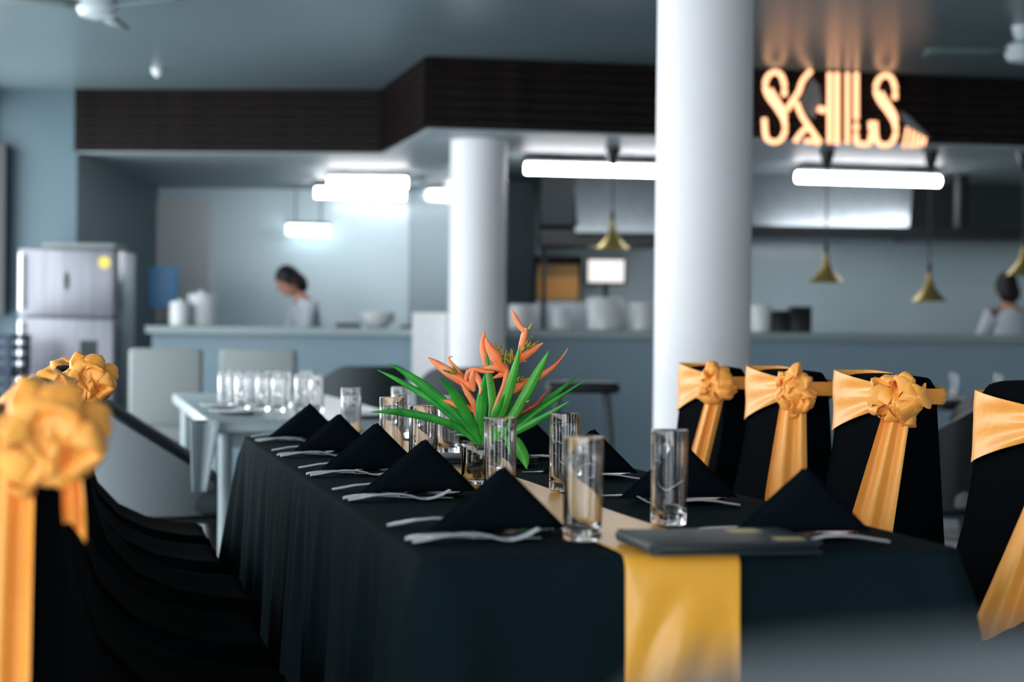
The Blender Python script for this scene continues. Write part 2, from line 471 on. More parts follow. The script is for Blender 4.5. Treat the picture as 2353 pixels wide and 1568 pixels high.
# ------------------------------------------------------------------ tableware prototypes
GH = 0.152
def glass_mesh(name='glass'):
    ro, ri = 0.0285, 0.0258
    prof = [(0.0005, 0.0), (ro - 0.003, 0.0), (ro - 0.0008, 0.0015), (ro, 0.004)]
    prof += [(ro + 0.0012 * k / 6, 0.004 + (GH - 0.006) * k / 6) for k in range(1, 7)]
    prof += [(ro + 0.0008, GH), (ri + 0.0012, GH), (ri + 0.0006, GH - 0.002), (ri, GH - 0.03), (ri - 0.0008, 0.030), (ri - 0.003, 0.021), (ri - 0.010, 0.0165), (0.0005, 0.0155)]
    return MB().lathe(prof, seg=40, closed=True).mesh(name, 'glass', 50)
GM = glass_mesh()
def put_glass(p, label, group):
    o = link('drinking_glass', GM)
    o.location = p
    return tag(o, label, 'glass', group)
for (px, py, lab) in (
        (1338, 1246, 'nearest tall clear glass, standing left of the black menu'),
        (1536, 1210, 'tall clear glass directly behind the black menu'),
        (1148, 1155, 'tall clear glass in front of the flower vase'),
        (1295, 1132, 'tall clear glass right of the flowers, behind the nearest glass'),
        (970, 1099, 'tall clear glass left of the flower vase under the long leaf'),
        (899, 1060, 'tall clear glass under the tip of the longest leaf'),
        (1031, 1046, 'tall clear glass behind the leaves, next to the far menu'),
        (806, 1016, 'leftmost tall clear glass on the black table'),
        (921, 1009, 'farthest tall clear glass on the black table')):
    p = on(px, py, TZ + 0.0035)
    s, v = inv(p)
    p.z = TZ + (0.0065 if 0.24 < v < 0.48 else 0.001)
    put_glass(p, lab, 'tall glasses on the black table')

def utensil(kind):
    """lies along +x, handle end at x=0, length about 0.19"""
    m = MB()
    def strip(sec):
        vs, fs = [], []
        for (x, w, z, th) in sec:
            for (a, b) in ((-1, 0), (-0.6, 1), (0.6, 1), (1, 0), (0.6, -0.6), (-0.6, -0.6)):
                vs.append((x, a * w * 0.6, z + b * th * 0.75))
        n = 6
        for i in range(len(sec) - 1):
            for k in range(n):
                fs.append((i * n + k, i * n + (k + 1) % n, (i + 1) * n + (k + 1) % n, (i + 1) * n + k))
        fs.append(tuple(range(n))); fs.append(tuple(range((len(sec) - 1) * n, len(sec) * n)))
        m.add(vs, fs)
    hz = [(0.0, 0.012, 0.003), (0.004, 0.017, 0.0035), (0.02, 0.020, 0.006), (0.045, 0.016, 0.0105), (0.075, 0.011, 0.0130), (0.10, 0.008, 0.0120), (0.118, 0.0075, 0.0085), (0.128, 0.010, 0.0050)]
    if kind in ('fork', 'spoon'):
        strip([(x, w, z, 0.0036) for (x, w, z) in hz])
    if kind == 'fork':
        strip([(0.126, 0.009, 0.0055, 0.003), (0.134, 0.019, 0.0035, 0.0028), (0.145, 0.024, 0.0032, 0.0026)])
        for k in range(4):
            y = -0.0093 + 0.0062 * k
            m.tube([(0.144, y, 0.0032), (0.16, y, 0.006), (0.175, y, 0.0115), (0.19, y * 0.95, 0.020)], [0.0019, 0.0017, 0.0015, 0.0008], 6)
    elif kind == 'spoon':
        rows = []
        for k in range(11):
            f = k / 10; x = 0.126 + 0.062 * f
            w = 0.020 * math.sqrt(max(0.0, 1 - (2 * (f ** 0.9) - 1) ** 2)) + 0.002
            row = []
            for j in range(9):
                a = (j / 8 * 2 - 1)
                row.append((x, a * w, 0.0035 + 0.0085 * a * a + 0.004 * (2 * f - 1) ** 2))
            rows.append(row)
        m.grid(rows)
        m.grid([[(p[0], p[1], p[2] - 0.0014) for p in reversed(r)] for r in rows])
    else:
        strip([(0, 0.010, 0.004, 0.004), (0.004, 0.016, 0.0045, 0.005), (0.02, 0.017, 0.006, 0.006), (0.06, 0.014, 0.008, 0.006), (0.095, 0.011, 0.007, 0.006), (0.105, 0.012, 0.0055, 0.004)])
        strip([(0.104, 0.014, 0.005, 0.0022), (0.13, 0.019, 0.004, 0.0016), (0.17, 0.019, 0.0035, 0.0014), (0.195, 0.013, 0.0032, 0.0012), (0.206, 0.004, 0.003, 0.001)])
    return m.mesh(kind, 'chrome', 60)
UM = {k: utensil(k) for k in ('fork', 'spoon', 'knife')}

def plate_mesh():
    R = 0.088
    prof = [(0.0005, 0.002), (0.05, 0.002), (0.056, 0.0), (0.060, 0.002), (0.070, 0.004), (R, 0.0065), (R + 0.001, 0.0075), (R - 0.001, 0.0085), (0.072, 0.0065), (0.061, 0.005), (0.0005, 0.0048)]
    return MB().lathe(prof, seg=48, closed=True).mesh('plate', 'plate', 50)
PLM = plate_mesh()

def napkin_mesh(seed):
    """standing folded triangle, wide side facing -y, ridge running back from the peak"""
    rng = random.Random(seed)
    m = MB()
    hgt, hw = 0.098, 0.105
    def panel(p0, p1, p2, bulge, nrm, n=10):
        p0, p1, p2, nrm = Vector(p0), Vector(p1), Vector(p2), Vector(nrm)
        idx = {}; vs = []; fs = []
        for i in range(n + 1):
            for j in range(n + 1 - i):
                a, b = i / n, j / n; c = 1 - a - b
                q = p0 * a + p1 * b + p2 * c
                q = q + nrm * (bulge * 27 * a * b * c * 0.5 + bulge * 1.2 * (b * c)) 
                idx[(i, j)] = len(vs); vs.append(q)
        for i in range(n):
            for j in range(n - i):
                fs.append((idx[(i, j)], idx[(i + 1, j)], idx[(i, j + 1)]))
                if j < n - i - 1: fs.append((idx[(i + 1, j)], idx[(i + 1, j + 1)], idx[(i, j + 1)]))
        m.add(vs, fs)
    T = (0.006, 0.012, hgt)
    L, R_, B = (-hw, 0.0, 0.0), (hw, 0.0, 0.0), (0.01, 0.115, 0.0)
    panel(T, L, R_, 0.012, (0, -1, 0.2))                         # front face
    panel(T, B, L, 0.006, (-0.7, 0.5, 0.3)); panel(T, R_, B, 0.006, (0.7, 0.5, 0.3))
    # outer layer a little proud on the left, showing the doubled fold
    T2, L2, B2 = (0.002, 0.020, hgt - 0.002), (-hw - 0.010, 0.012, 0.0), (-0.02, 0.128, 0.0)
    panel(T2, L2, (hw - 0.01, 0.014, 0.0), 0.006, (0, -1, 0.2)); panel(T2, B2, L2, 0.008, (-0.7, 0.5, 0.3))
    me = m.mesh('napkin', 'napkin', 60)
    return me
NPM = [napkin_mesh(k) for k in range(3)]
def put_napkin(s, v, rz, k, label):
    o = link('napkin', NPM[k % 3])
    o.location = tb(s, v, TZ + 0.0108); o.rotation_euler = (0, 0, ANG + rz)
    sc = 1.0 + 0.03 * ((k * 7) % 3 - 1)
    o.scale = (sc, sc, sc)
    md = o.modifiers.new('thickness', 'SOLIDIFY'); md.thickness = 0.0022; md.offset = 0
    return tag(o, label, 'napkin', 'black folded napkins on the table')
def put_plate(s, v, label):
    o = link('plate', PLM); o.location = tb(s, v, TZ + 0.001)
    return tag(o, label, 'plate', 'small black plates')
def put_utensil(kind, s, v, rz, label, z=TZ + 0.001, roll=0.0):
    o = link(kind, UM[kind]); o.location = tb(s, v, z)
    o.rotation_euler = (0, roll, ANG + rz)
    return tag(o, label, kind, 'steel cutlery on the black table')

ORD = ['nearest', 'second', 'middle', 'fourth', 'farthest']
LS = [0.30, 0.965, 1.545, 2.17, 2.80]
for k, s in enumerate(LS):
    w = ORD[k]
    put_plate(s, 0.165, '%s small black plate along the left edge of the table' % w)
    put_napkin(s - 0.045, 0.165, random.Random(k).uniform(-0.06, 0.06), k, '%s black napkin triangle along the left edge of the table' % w)
    put_utensil('fork', s - 0.128, 0.012, 0.02, '%s steel fork on the left, lying before its napkin' % w)
    put_utensil('knife', s - 0.100, 0.006, 0.0, '%s steel knife on the left, between fork and napkin' % w)
    put_utensil('spoon', s + 0.10, 0.012, 0.0, '%s steel spoon on the left, handle showing behind its napkin' % w)
RS = [0.20, 0.78, 1.38, 1.98, 2.58]
for k, s in enumerate(RS):
    w = ORD[k]
    put_plate(s, TW - 0.175, '%s small black plate along the right edge of the table' % w)
    put_napkin(s - 0.04, TW - 0.18, random.Random(k + 9).uniform(-0.08, 0.08), k + 1, '%s black napkin triangle along the right edge of the table' % w)
    put_utensil('fork', s - 0.125, TW - 0.085 if k == 0 else TW - 0.10, math.pi - 0.05, '%s steel fork on the right, tines raised before its napkin' % w, roll=0.0)
    put_utensil('knife', s + 0.10, TW - 0.10, math.pi + 0.03, '%s steel knife on the right, behind its napkin' % w)

# menus
def menu(s, v, rz, label, wd=0.245, dp=0.185, patches=True):
    t = thing('menu_folder', label, 'menu', tb(s, v, TZ + 0.0065), ANG + rz)
    MB().rbox((0, 0, 0.0035), (wd, dp, 0.003), 0.004).build('back_cover', 'menu', t)
    MB().rbox((0.002, 0.001, 0.010), (wd - 0.012, dp - 0.010, 0.010), 0.004).build('page_block', 'black', t)
    c = MB().rbox((0, 0, 0.0168), (wd, dp, 0.0035), 0.005).build('front_cover', 'menu', t)
    MB().tube([(-wd / 2 + 0.004, -dp / 2 + 0.004, 0.010), (-wd / 2 + 0.004, dp / 2 - 0.004, 0.010)], 0.0095, 12).build('spine', 'menu', t)
    if patches:
        MB().box((0.055, 0.050, 0.0188), (0.045, 0.040, 0.0006)).build('gold_print', 'menugold', c, 0)
        MB().box((0.085, -0.055, 0.0188), (0.040, 0.030, 0.0006)).build('gold_print', 'menugold', c, 0)
    return t
menu(0.018, 0.425, -0.03, 'black menu folder with two gold patches, at the front edge of the table')
menu(1.74, 0.455, 0.0, 'black menu folder lying behind the flower vase', patches=False)

# ------------------------------------------------------------------ vase and heliconias
VP = on(1108, 1112, TZ + 0.0065)
vs_ = tag(MB().lathe([(0.0005, 0), (0.040, 0), (0.043, 0.003), (0.0435, 0.080), (0.0425, 0.082), (0.0405, 0.080), (0.0395, 0.016), (0.034, 0.011), (0.0005, 0.010)], seg=40, closed=True)
          .build('flower_vase', 'glass', smooth=50), 'low clear glass vase holding the orange flowers', 'vase')
vs_.location = VP
rng = random.Random(11)
pb = MB()
for k in range(90):
    a = rng.uniform(0, 6.28); r = 0.031 * math.sqrt(rng.random())
    pb.ball((r * math.cos(a), r * math.sin(a), 0.017 + 0.050 * rng.random()), (rng.uniform(0.006, 0.011), rng.uniform(0.006, 0.011), rng.uniform(0.005, 0.009)), 8, 6)
pb.build('pebbles', 'stone', vs_)
vs_.children[0]['kind'] = 'stuff'

YV = VP.y
arr = thing('heliconia_arrangement', 'orange heliconias with long green leaves in the glass vase', 'flowers', VP)
def zz(x, y, dy=0.0):                              # crop coordinate of the flower study -> point near the vase plane
    p = at(850 + x / 4.021, 700 + y / 4.021, YV + dy)
    return p - VP
BASE = (1035, 1330)
def leaf(pts, width, dt, m='leaf', base=BASE, b_dy=0.0, fold=0.35):
    n = len(pts) + 1
    full = [base] + list(reversed(pts))
    P = [zz(x, y, b_dy + dt * (i / (n - 1)) ** 1.2) for i, (x, y) in enumerate(full)]
    C = catmull(P, 7)
    L = len(C); rows = []
    wv = width / 4.021 * YV / F
    for i, p in enumerate(C):
        f = i / (L - 1)
        t = (C[min(i + 1, L - 1)] - C[max(i - 1, 0)]).normalized()
        side = t.cross(Vector((0, 1, 0))); side.normalize()
        nrm = side.cross(t)
        w = wv * (0.22 + 0.78 * math.sin(min(1, f * 1.9 + 0.05) * math.pi / 2)) * (1 - max(0, (f - 0.55) / 0.45) ** 1.7) * 0.5 + 0.0002
        rows.append([p + side * (a * w) + nrm * (fold * w * (abs(a) - 0.5)) for a in (-1, -0.55, -0.12, 0, 0.12, 0.55, 1)])
    o = MB().grid(rows).build('leaf', m, arr, 60)
    solidify(o, 0.0007)
    return o
leaf([(0, 995), (180, 990), (350, 1005), (650, 1075), (850, 1165)], 72, -0.05)
leaf([(70, 605), (270, 705), (560, 880), (800, 1080)], 58, 0.07)
leaf([(165, 540), (380, 665), (640, 865), (880, 1110)], 85, 0.02)
leaf([(640, 660), (750, 790), (860, 960), (960, 1140)], 92, -0.06)
leaf([(1062, 640), (1045, 800), (1030, 960), (1022, 1140)], 105, -0.03, 'leaf')
leaf([(1078, 420), (1092, 600), (1125, 800), (1135, 980), (1090, 1160)], 78, 0.06, 'leaf2')
leaf([(1385, 375), (1340, 600), (1265, 850), (1180, 1070)], 92, -0.03, 'leaf2')
leaf([(1655, 425), (1560, 610), (1430, 850), (1290, 1070)], 96, 0.0, 'leaf2')
leaf([(1940, 640), (1700, 835), (1520, 980), (1300, 1150)], 62, 0.09, 'leaf')
leaf([(2025, 678), (1750, 855), (1560, 985), (1320, 1170)], 42, 0.03, 'leaf')
leaf([(1860, 885), (1620, 1030), (1450, 1125), (1260, 1220)], 66, -0.04, 'leaf')
leaf([(1600, 1020), (1450, 1075), (1300, 1150)], 60, 0.06, 'leafdark')
leaf([(1248, 820), (1190, 950), (1120, 1090)], 62, -0.05, 'leaf')
leaf([(770, 1215), (830, 1205), (920, 1225)], 26, 0.05, 'leafdark', (985, 1310))
leaf([(740, 770), (790, 850), (880, 1000), (950, 1150)], 175, 0.05, 'leafdark')
leaf([(1430, 870), (1350, 950), (1230, 1090)], 150, 0.06, 'leafdark')
leaf([(1450, 1525), (1430, 1430), (1385, 1340), (1330, 1260)], 115, -0.015, 'leaf2', (1180, 1240))

def bract(pts, rads, dt0, dt1, parent, m='bract', name='bract', flat=(1, 0.6)):
    n = len(pts)
    C = catmull([zz(x, y, dt0 + (dt1 - dt0) * i / (n - 1)) for i, (x, y) in enumerate(pts)], 6)
    k = YV / F / 4.021
    R = []
    for i in range(len(C)):
        f = i / (len(C) - 1) * (n - 1); j = min(int(f), n - 2); g = f - j
        R.append((rads[j] * (1 - g) + rads[j + 1] * g) * k)
    return MB().tube(C, R, 12, flat, (0, 1, 0)).build(name, m, parent, 70)
def bloom(label):
    e = link('flower', None, arr); e['label'] = label; e.empty_display_size = 0.05
    return e
b = bloom('left orange bloom with a long pointed bract')
bract([(540, 490), (620, 550), (720, 620), (830, 695), (930, 760), (965, 800)], [6, 34, 48, 44, 34, 16], 0.0, 0.0, b)
bract([(765, 482), (730, 490), (735, 520), (790, 590), (870, 690)], [5, 9, 14, 22, 26], 0.01, 0.01, b)
bract([(1148, 624), (1060, 622), (975, 600), (905, 630), (885, 700)], [8, 18, 24, 22, 14], -0.015, -0.01, b)
bract([(958, 610), (940, 680), (955, 750), (968, 800)], [12, 28, 24, 8], -0.02, -0.01, b)
bract([(1015, 835), (1026, 760), (1000, 690), (975, 620)], [4, 24, 32, 14], -0.025, -0.01, b)
bract([(840, 720), (900, 820), (950, 900), (975, 990), (1010, 1150), (1030, 1330)], [10, 26, 30, 22, 14, 12], -0.005, 0.0, b, name='stem')
bract([(650, 878), (740, 905), (830, 950)], [4, 22, 24], 0.01, 0.0, b)
bract([(820, 945), (900, 950), (985, 1005)], [20, 26, 12], 0.0, 0.0, b)
b2 = bloom('upright middle orange bloom')
bract([(1060, 245), (1050, 330), (1045, 430), (1060, 560)], [5, 26, 30, 16], 0.02, 0.01, b2)
bract([(1070, 305), (1100, 390), (1160, 480), (1240, 600)], [5, 36, 56, 44], -0.01, 0.0, b2)
bract([(960, 602), (1050, 590), (1150, 585), (1260, 610)], [8, 16, 28, 36], -0.005, 0.0, b2)
bract([(1450, 528), (1350, 505), (1260, 490), (1190, 480)], [4, 26, 24, 16], 0.02, 0.01, b2)
bract([(1240, 570), (1262, 650), (1240, 740), (1180, 890), (1100, 1120), (1040, 1330)], [34, 32, 22, 18, 14, 12], 0.0, 0.0, b2, name='stem')
bract([(1140, 680), (1210, 650), (1260, 620)], [8, 26, 20], 0.01, 0.0, b2)
b3 = bloom('tallest orange bloom, leaning right at the top')
bract([(1306, 40), (1340, 110), (1375, 185), (1425, 250)], [4, 20, 28, 20], 0.0, 0.0, b3)
bract([(1440, 215), (1425, 290), (1405, 370), (1385, 450)], [20, 32, 30, 22], 0.0, 0.01, b3)
bract([(1600, 355), (1520, 410), (1440, 470), (1370, 525)], [5, 30, 36, 26], 0.01, 0.02, b3)
bract([(1385, 430), (1330, 600), (1250, 800), (1120, 1100), (1045, 1330)], [22, 16, 14, 13, 12], 0.01, 0.01, b3, name='stem')
b4 = bloom('right orange bloom with a slender dark tip')
bract([(1830, 405), (1760, 510), (1680, 590), (1570, 665), (1430, 735), (1310, 800)], [3, 8, 20, 28, 42, 36], 0.05, 0.03, b4)
bract([(1310, 800), (1220, 940), (1120, 1120), (1045, 1330)], [28, 16, 14, 12], 0.03, 0.01, b4, name='stem')
b5 = bloom('low dark red bract on the right')
bract([(1670, 765), (1600, 850), (1540, 920), (1400, 1000), (1280, 1050), (1120, 1180)], [4, 14, 24, 28, 20, 12], 0.02, 0.01, b5, 'bractred')
rng = random.Random(5)
def florets(cx, cy, n, spread, ang, ln, parent, dy=-0.01):
    for k in range(n):
        a = math.radians(ang + rng.uniform(-28, 28)); x = cx + rng.uniform(-spread, spread); y = cy + rng.uniform(-12, 12)
        l = ln * rng.uniform(0.7, 1.15)
        bract([(x, y), (x + l * 0.5 * math.cos(a), y - l * 0.5 * math.sin(a)), (x + l * math.cos(a), y - l * math.sin(a))], [11, 9, 1.5], dy, dy - 0.01, parent, 'floret', 'floret', (1, 1))
florets(1270, 540, 8, 60, 80, 130, b2)
florets(1150, 420, 4, 20, 55, 85, b2, 0.02)
florets(1440, 410, 7, 30, 55, 110, b3, 0.0)
florets(1465, 235, 2, 6, 42, 60, b3, 0.0)
florets(1365, 715, 7, 22, 45, 75, b4, 0.02)
florets(780, 630, 4, 30, 140, 85, b, -0.02)
florets(905, 640, 3, 12, 95, 40, b, 0.02)
florets(1435, 900, 2, 6, 40, 45, b5, 0.0)

# ------------------------------------------------------------------ covered chairs with satin sashes
CW = 0.188
def chair_cover():
    prof = [(-0.085, 0.0), (-0.070, 0.25), (-0.055, 0.5), (-0.040, 0.75), (-0.030, 0.92), (-0.026, 0.965), (-0.014, 0.983), (0.004, 0.985), (0.022, 0.981), (0.032, 0.965), (0.038, 0.90), (0.048, 0.80),
            (0.066, 0.70), (0.10, 0.61), (0.16, 0.545), (0.25, 0.505), (0.35, 0.488), (0.425, 0.482), (0.452, 0.470), (0.462, 0.44), (0.470, 0.25), (0.480, 0.0)]
    prof = [(x if x < 0.2 else 0.2 + (x - 0.2) * 0.85, z) for x, z in prof]
    rows = []
    ys = [-CW - 0.004, -CW + 0.004, -CW + 0.02] + [-0.13 + 0.052 * k for k in range(6)] + [CW - 0.02, CW - 0.004, CW + 0.004]
    for i, y in enumerate(ys):
        e = 0.010 if i in (0, len(ys) - 1) else (0.003 if i in (1, len(ys) - 2) else 0)
        row = []
        for (x, z) in prof:
            fl = 0.02 * (1 - z) * (1 if y > 0 else -1) * (abs(y) / CW) ** 2
            zz_ = z - (e if z > 0.4 else 0) - (0.006 * (y / CW) ** 2 if z > 0.9 else 0)
            sag = -0.012 * (1 - (y / CW) ** 2) if 0.09 < x < 0.42 and z > 0.4 else 0
            row.append((x + (e if x < 0.1 and z > 0.3 else -e) * 0.5, y + fl, zz_ + sag))
        rows.append(row)
    m = MB().grid(rows)
    n = len(prof)
    m.f.append(tuple(range(n))); m.f.append(tuple(reversed(range((len(ys) - 1) * n, len(ys) * n))))
    return m.mesh('cover', 'cover', 45)
COVER = chair_cover()

def sash_band(near, drop=0.0):
    """band round the chair back, gathered towards the near edge"""
    per = []
    N = 22
    y0 = near * ((CW - 0.045) if near > 0 else (CW + 0.008)); y1 = -near * (CW + 0.008)
    for k in range(N + 1): per.append((0.046, y0 + (y1 - y0) * k / N, 1 - k / N))
    per += [(0.035, -near * (CW + 0.016), 0.0), (0.0, -near * (CW + 0.018), 0.0), (-0.03, -near * (CW + 0.014), 0.0)]
    for k in range(N + 1): per.append((-0.042, -near * (CW + 0.008) * (1 - 2 * k / N), k / N))
    per += [(-0.03, near * (CW + 0.012), 1.0), (0.0, near * (CW + 0.014), 1.0), (0.036, near * (CW + 0.010), 1.0)]
    if near > 0: per += [(0.046, near * (CW - 0.01), 1.0), (0.048, near * (CW - 0.045), 1.0)]
    rows = []
    for j in range(13):
        f = j / 12
        row = []
        for i, (x, y, g) in enumerate(per):
            gg = g ** 0.8 if x > 0.02 else g ** 1.5
            zt = 0.989 - drop - 0.034 * gg; zb = 0.842 - drop + 0.078 * gg
            z = zt + (zb - zt) * f
            fold = (0.007 if i <= N else 0.002) * g ** 0.7 * math.sin(f * 15 + g * 2.0) + 0.003 * math.sin(f * 5 + g * 6)
            lean = 0.012 * max(0, (0.9 - z) / 0.1) if x > 0.02 else -0.004 * max(0, (0.9 - z) / 0.1)
            sgn = 1 if x > 0.0 else -1
            row.append((x + sgn * (fold + 0.003) + lean, y, z))
        rows.append(row)
    # fold over the top
    return MB().grid(rows).mesh('sash_band', 'satin', 80)
def rosette(near, seed):
    """pom-pom of ribbon loops and twisted folds"""
    rng = random.Random(seed)
    m = MB()
    m.ball((0, 0, 0), (0.034, 0.020, 0.034), 12, 8)
    N = 34
    for k in range(N):
        # direction on the outward half sphere
        f = (k + 0.5) / N
        el = math.asin(min(1, 0.20 + 0.78 * (1 - f))) ; az = k * 2.39996 + rng.uniform(-0.3, 0.3)
        d = Vector((math.cos(el) * math.cos(az), near * math.sin(el) * 0.8, math.cos(el) * math.sin(az)))
        up = Vector((rng.uniform(-1, 1), rng.uniform(-1, 1), rng.uniform(-1, 1)))
        e1 = d.cross(up).normalized(); e2 = d.cross(e1).normalized()
        R = rng.uniform(0.040, 0.060) * (0.78 if el > 0.8 else 1.0); wd = rng.uniform(0.010, 0.020); fat = rng.uniform(0.009, 0.019)
        tw = rng.uniform(-0.7, 0.7); rows = []
        for i in range(15):
            t = i / 14; ang = math.pi * 2 * t
            rad = R * (0.25 + 0.75 * math.sin(math.pi * t) ** 0.75)
            c = d * rad + e1 * (fat * math.sin(ang + 0.4) * math.sin(math.pi * t) ** 0.5)
            w2 = (e2 * math.cos(tw * (t - 0.5) * 2) + e1 * math.sin(tw * (t - 0.5) * 2))
            row = []
            for j in range(7):
                g = j / 6 * 2 - 1
                ed = 0.004 * math.sin(t * 9 + j * 1.3 + k) * abs(g)
                row.append(c + w2 * (g * wd * (0.45 + 0.55 * math.sin(math.pi * t))) - d * (0.010 * g * g - ed))
            rows.append(row)
        m.grid(rows)
    out = []
    for v in m.v:
        q = Vector(v)
        out.append(tuple(q + mnoise.noise_vector(q * 38 + Vector((seed, 0, 0))) * 0.009 + mnoise.noise_vector(q * 95 + Vector((0, seed, 0))) * 0.003))
    m.v = out
    return m.mesh('rosette', 'satin', 80)
def tail(near, dx, dl, ln, w0, w1, seed):
    rng = random.Random(seed); ph = rng.uniform(0, 6)
    rows = []
    for i in range(19):
        f = i / 18; row = []
        w = w0 + (w1 - w0) * min(1, f * 1.5)
        for j in range(17):
            g = j / 16 * 2 - 1
            pl = 0.009 * math.sin(g * 6.5 + ph + 0.6 * f) * (1 - 0.45 * f)
            row.append((dx * f + g * w / 2, near * (0.010 + pl + 0.02 * math.sin(f * 2.2)), -ln * f - (0.018 * g * dl if i == 18 else 0)))
        rows.append(row)
    return MB().grid(rows).mesh('sash_tail', 'satin', 80)
BANDS = {n: sash_band(n) for n in (-1, 1)}
BLOW = {n: sash_band(n, 0.028) for n in (-1, 1)}
ROS = {(n, k): rosette(n, 20 + k) for n in (-1, 1) for k in range(3)}
def covered_chair(s, v, side, k, label, rz=0.0, tailp=(0.0, 1, 0.42, 0.055, 0.085), band=None, rof=(0, 0, 0), rscale=1.24, extra=False, tx=0.0):
    """side -1: left of the table facing right; +1: right of it facing left; s,v place the middle of the chair back"""
    near = -1 if side < 0 else 1
    t = thing('covered_chair', label, 'chair', tb(s, v, 0.0), ANG + rz + (0 if side < 0 else math.pi), 'black covered chairs with orange sashes')
    link('cover', COVER, t)
    link('sash_band', band or (BLOW[-1] if side < 0 else BANDS[1]), t)
    r = link('rosette', ROS[(near, k % 3)], t)
    tl = link('sash_tail', tail(near, *tailp, k), t)
    if side < 0:
        r.location = (0.006 + rof[0], near * (CW + 0.022 + rof[1]), 0.928 + rof[2]); r.rotation_euler = (0, k * 1.1, 0)
        tl.location = (0.004 + tx, near * (CW + 0.012), 0.905 + rof[2])
    else:
        r.location = (0.058 + rof[0], near * (CW - 0.006 + rof[1]), 0.930 + rof[2]); r.rotation_euler = (0, k * 1.1, -0.9)
        tl.location = (0.066 + tx, near * (CW - 0.008), 0.90 + rof[2]); tl.rotation_euler = (0, 0, -0.45)
    r.scale = (rscale, rscale, rscale)
    if extra:
        e = link('sash_tail', tail(near, 0.006, 1, 0.085, 0.020, 0.024, k + 3), t)
        e.location = (0.055, near * (CW + 0.02), 0.925)
    return t
# right row, near to far (s of the middle of the back)
covered_chair(0.70, 1.345, 1, 0, 'covered chair at the right edge of the photo, sash below its bare black top', tailp=(0.15, 1, 0.46, 0.06, 0.11), band=BLOW[1], rof=(0, 0, -0.03))
covered_chair(1.395, 1.345, 1, 1, 'covered chair on the right with the largest round rosette and slanting tail', tailp=(0.085, 1, 0.40, 0.06, 0.10), rscale=1.36)
covered_chair(1.98, 1.345, 1, 2, 'covered chair on the right, third from the front, its tail hanging straight', tailp=(0.02, 1, 0.34, 0.065, 0.105))
covered_chair(2.55, 1.345, 1, 0, 'farthest covered chair on the right, beside the white column', tailp=(0.085, 1, 0.36, 0.05, 0.06))
# left row, near to far
covered_chair(-0.112, -0.52, -1, 1, 'nearest covered chair at the left edge, big blurred orange rosette', tailp=(-0.012, 1, 0.60, 0.066, 0.074), rof=(0.026, 0, 0.006), rscale=1.36, extra=True, tx=-0.020)
covered_chair(0.513, -0.53, -1, 2, 'covered chair on the left, second from the front, behind the big rosette', tx=-0.07)
covered_chair(1.113, -0.53, -1, 0, 'covered chair on the left, third from the front', tx=-0.07)
covered_chair(1.713, -0.51, -1, 1, 'covered chair on the left whose rosette shows above the big one', rof=(0.05, 0, 0.025), tx=-0.07)
covered_chair(2.343, -0.53, -1, 2, 'covered chair on the left, second from the far end', tx=-0.07)
covered_chair(2.943, -0.53, -1, 0, 'farthest covered chair on the left', tx=-0.07)

# ------------------------------------------------------------------ restaurant furniture
def tub_chair(label, loc, rz, m='grey', inner='greydark', sc=1.0, group=None, zback=0.82):
    """upholstered tub chair, front towards +x"""
    t = thing('tub_chair', label, 'chair', loc, rz, group)
    out_rows, in_rows = [], []
    for k in range(25):
        a = math.radians(42 + 276 * k / 24)
        f = abs(k - 12) / 12
        ztop = zback - (zback - 0.50) * max(0, (f - 0.28) / 0.72) ** 1.1
        cx, cy = 0.30 * math.cos(a) * 0.95, 0.27 * math.sin(a)
        lean = 0.05
        out_rows.append([(cx * (1 + 0.03 * q) - lean * q * (1 - f), cy * (1 + 0.05 * q), 0.38 + (ztop - 0.38) * q) for q in (0, 0.25, 0.5, 0.75, 0.94, 1.0)])
        in_rows.append([(cx * (0.86 + 0.05 * q) - lean * q * (1 - f), cy * (0.86 + 0.06 * q), 0.40 + (ztop - 0.40) * q) for q in (1.0, 0.94, 0.75, 0.5, 0.25, 0)])
    rows = [o + i for o, i in zip(out_rows, in_rows)]
    m1 = MB().grid(rows)
    n = len(rows[0]); m1.f.append(tuple(range(n))); m1.f.append(tuple(reversed(range(24 * n, 25 * n))))
    m1.build('shell', m, t, 50)
    MB().grid([[Vector(p) * 1.0 + Vector((0.004 if p[0] < 0 else -0.004, -0.004 * (1 if p[1] > 0 else -1), 0.002)) for p in r[1:]] for r in in_rows]).build('lining', inner, t, 50)
    MB().rbox((0.03, 0, 0.425), (0.50, 0.46, 0.10), 0.05).build('seat', inner, t, 50)
    MB().rbox((0.02, 0, 0.362), (0.50, 0.46, 0.03), 0.04).build('rail', 'black', t, 50)
    lgm = MB().tube([(0, 0, 0.36), (0.03, 0.02, 0.0)], [0.020, 0.012], 10).mesh('leg', 'black')
    for (x, y, r) in ((0.20, 0.17, 0), (-0.17, 0.17, 1.57), (-0.17, -0.17, 3.14), (0.20, -0.17, 4.71)):
        o = link('leg', lgm, t); o.location = (x, y, 0); o.rotation_euler = (0, 0, r)
    t.scale = (sc, sc, sc)
    return t
tub_chair('grey tub chair on the left with dark lining, side view behind the rosettes', (-1.36, 6.75, 0), 0.12)
tub_chair('charcoal tub chair behind the glasses, left of the flowers', (-0.98, 11.1, 0), ANG + math.pi * 0.55, 'greydark', 'greydark', 1.08)
tub_chair('charcoal tub chair just left of the far column', (-0.30, 10.9, 0), ANG + math.pi * 0.45, 'greydark', 'greydark', 1.08)
tub_chair('dark tub chair at the small table on the right, seen between covered chairs', (1.78, 7.3, 0), 2.6, 'black', 'grey', 1.0)
tub_chair('blurred grey tub chair right in front of the camera, lower right corner', (0.22, 0.16, 0.0), -1.50, 'grey', 'grey', 1.0, zback=0.970)

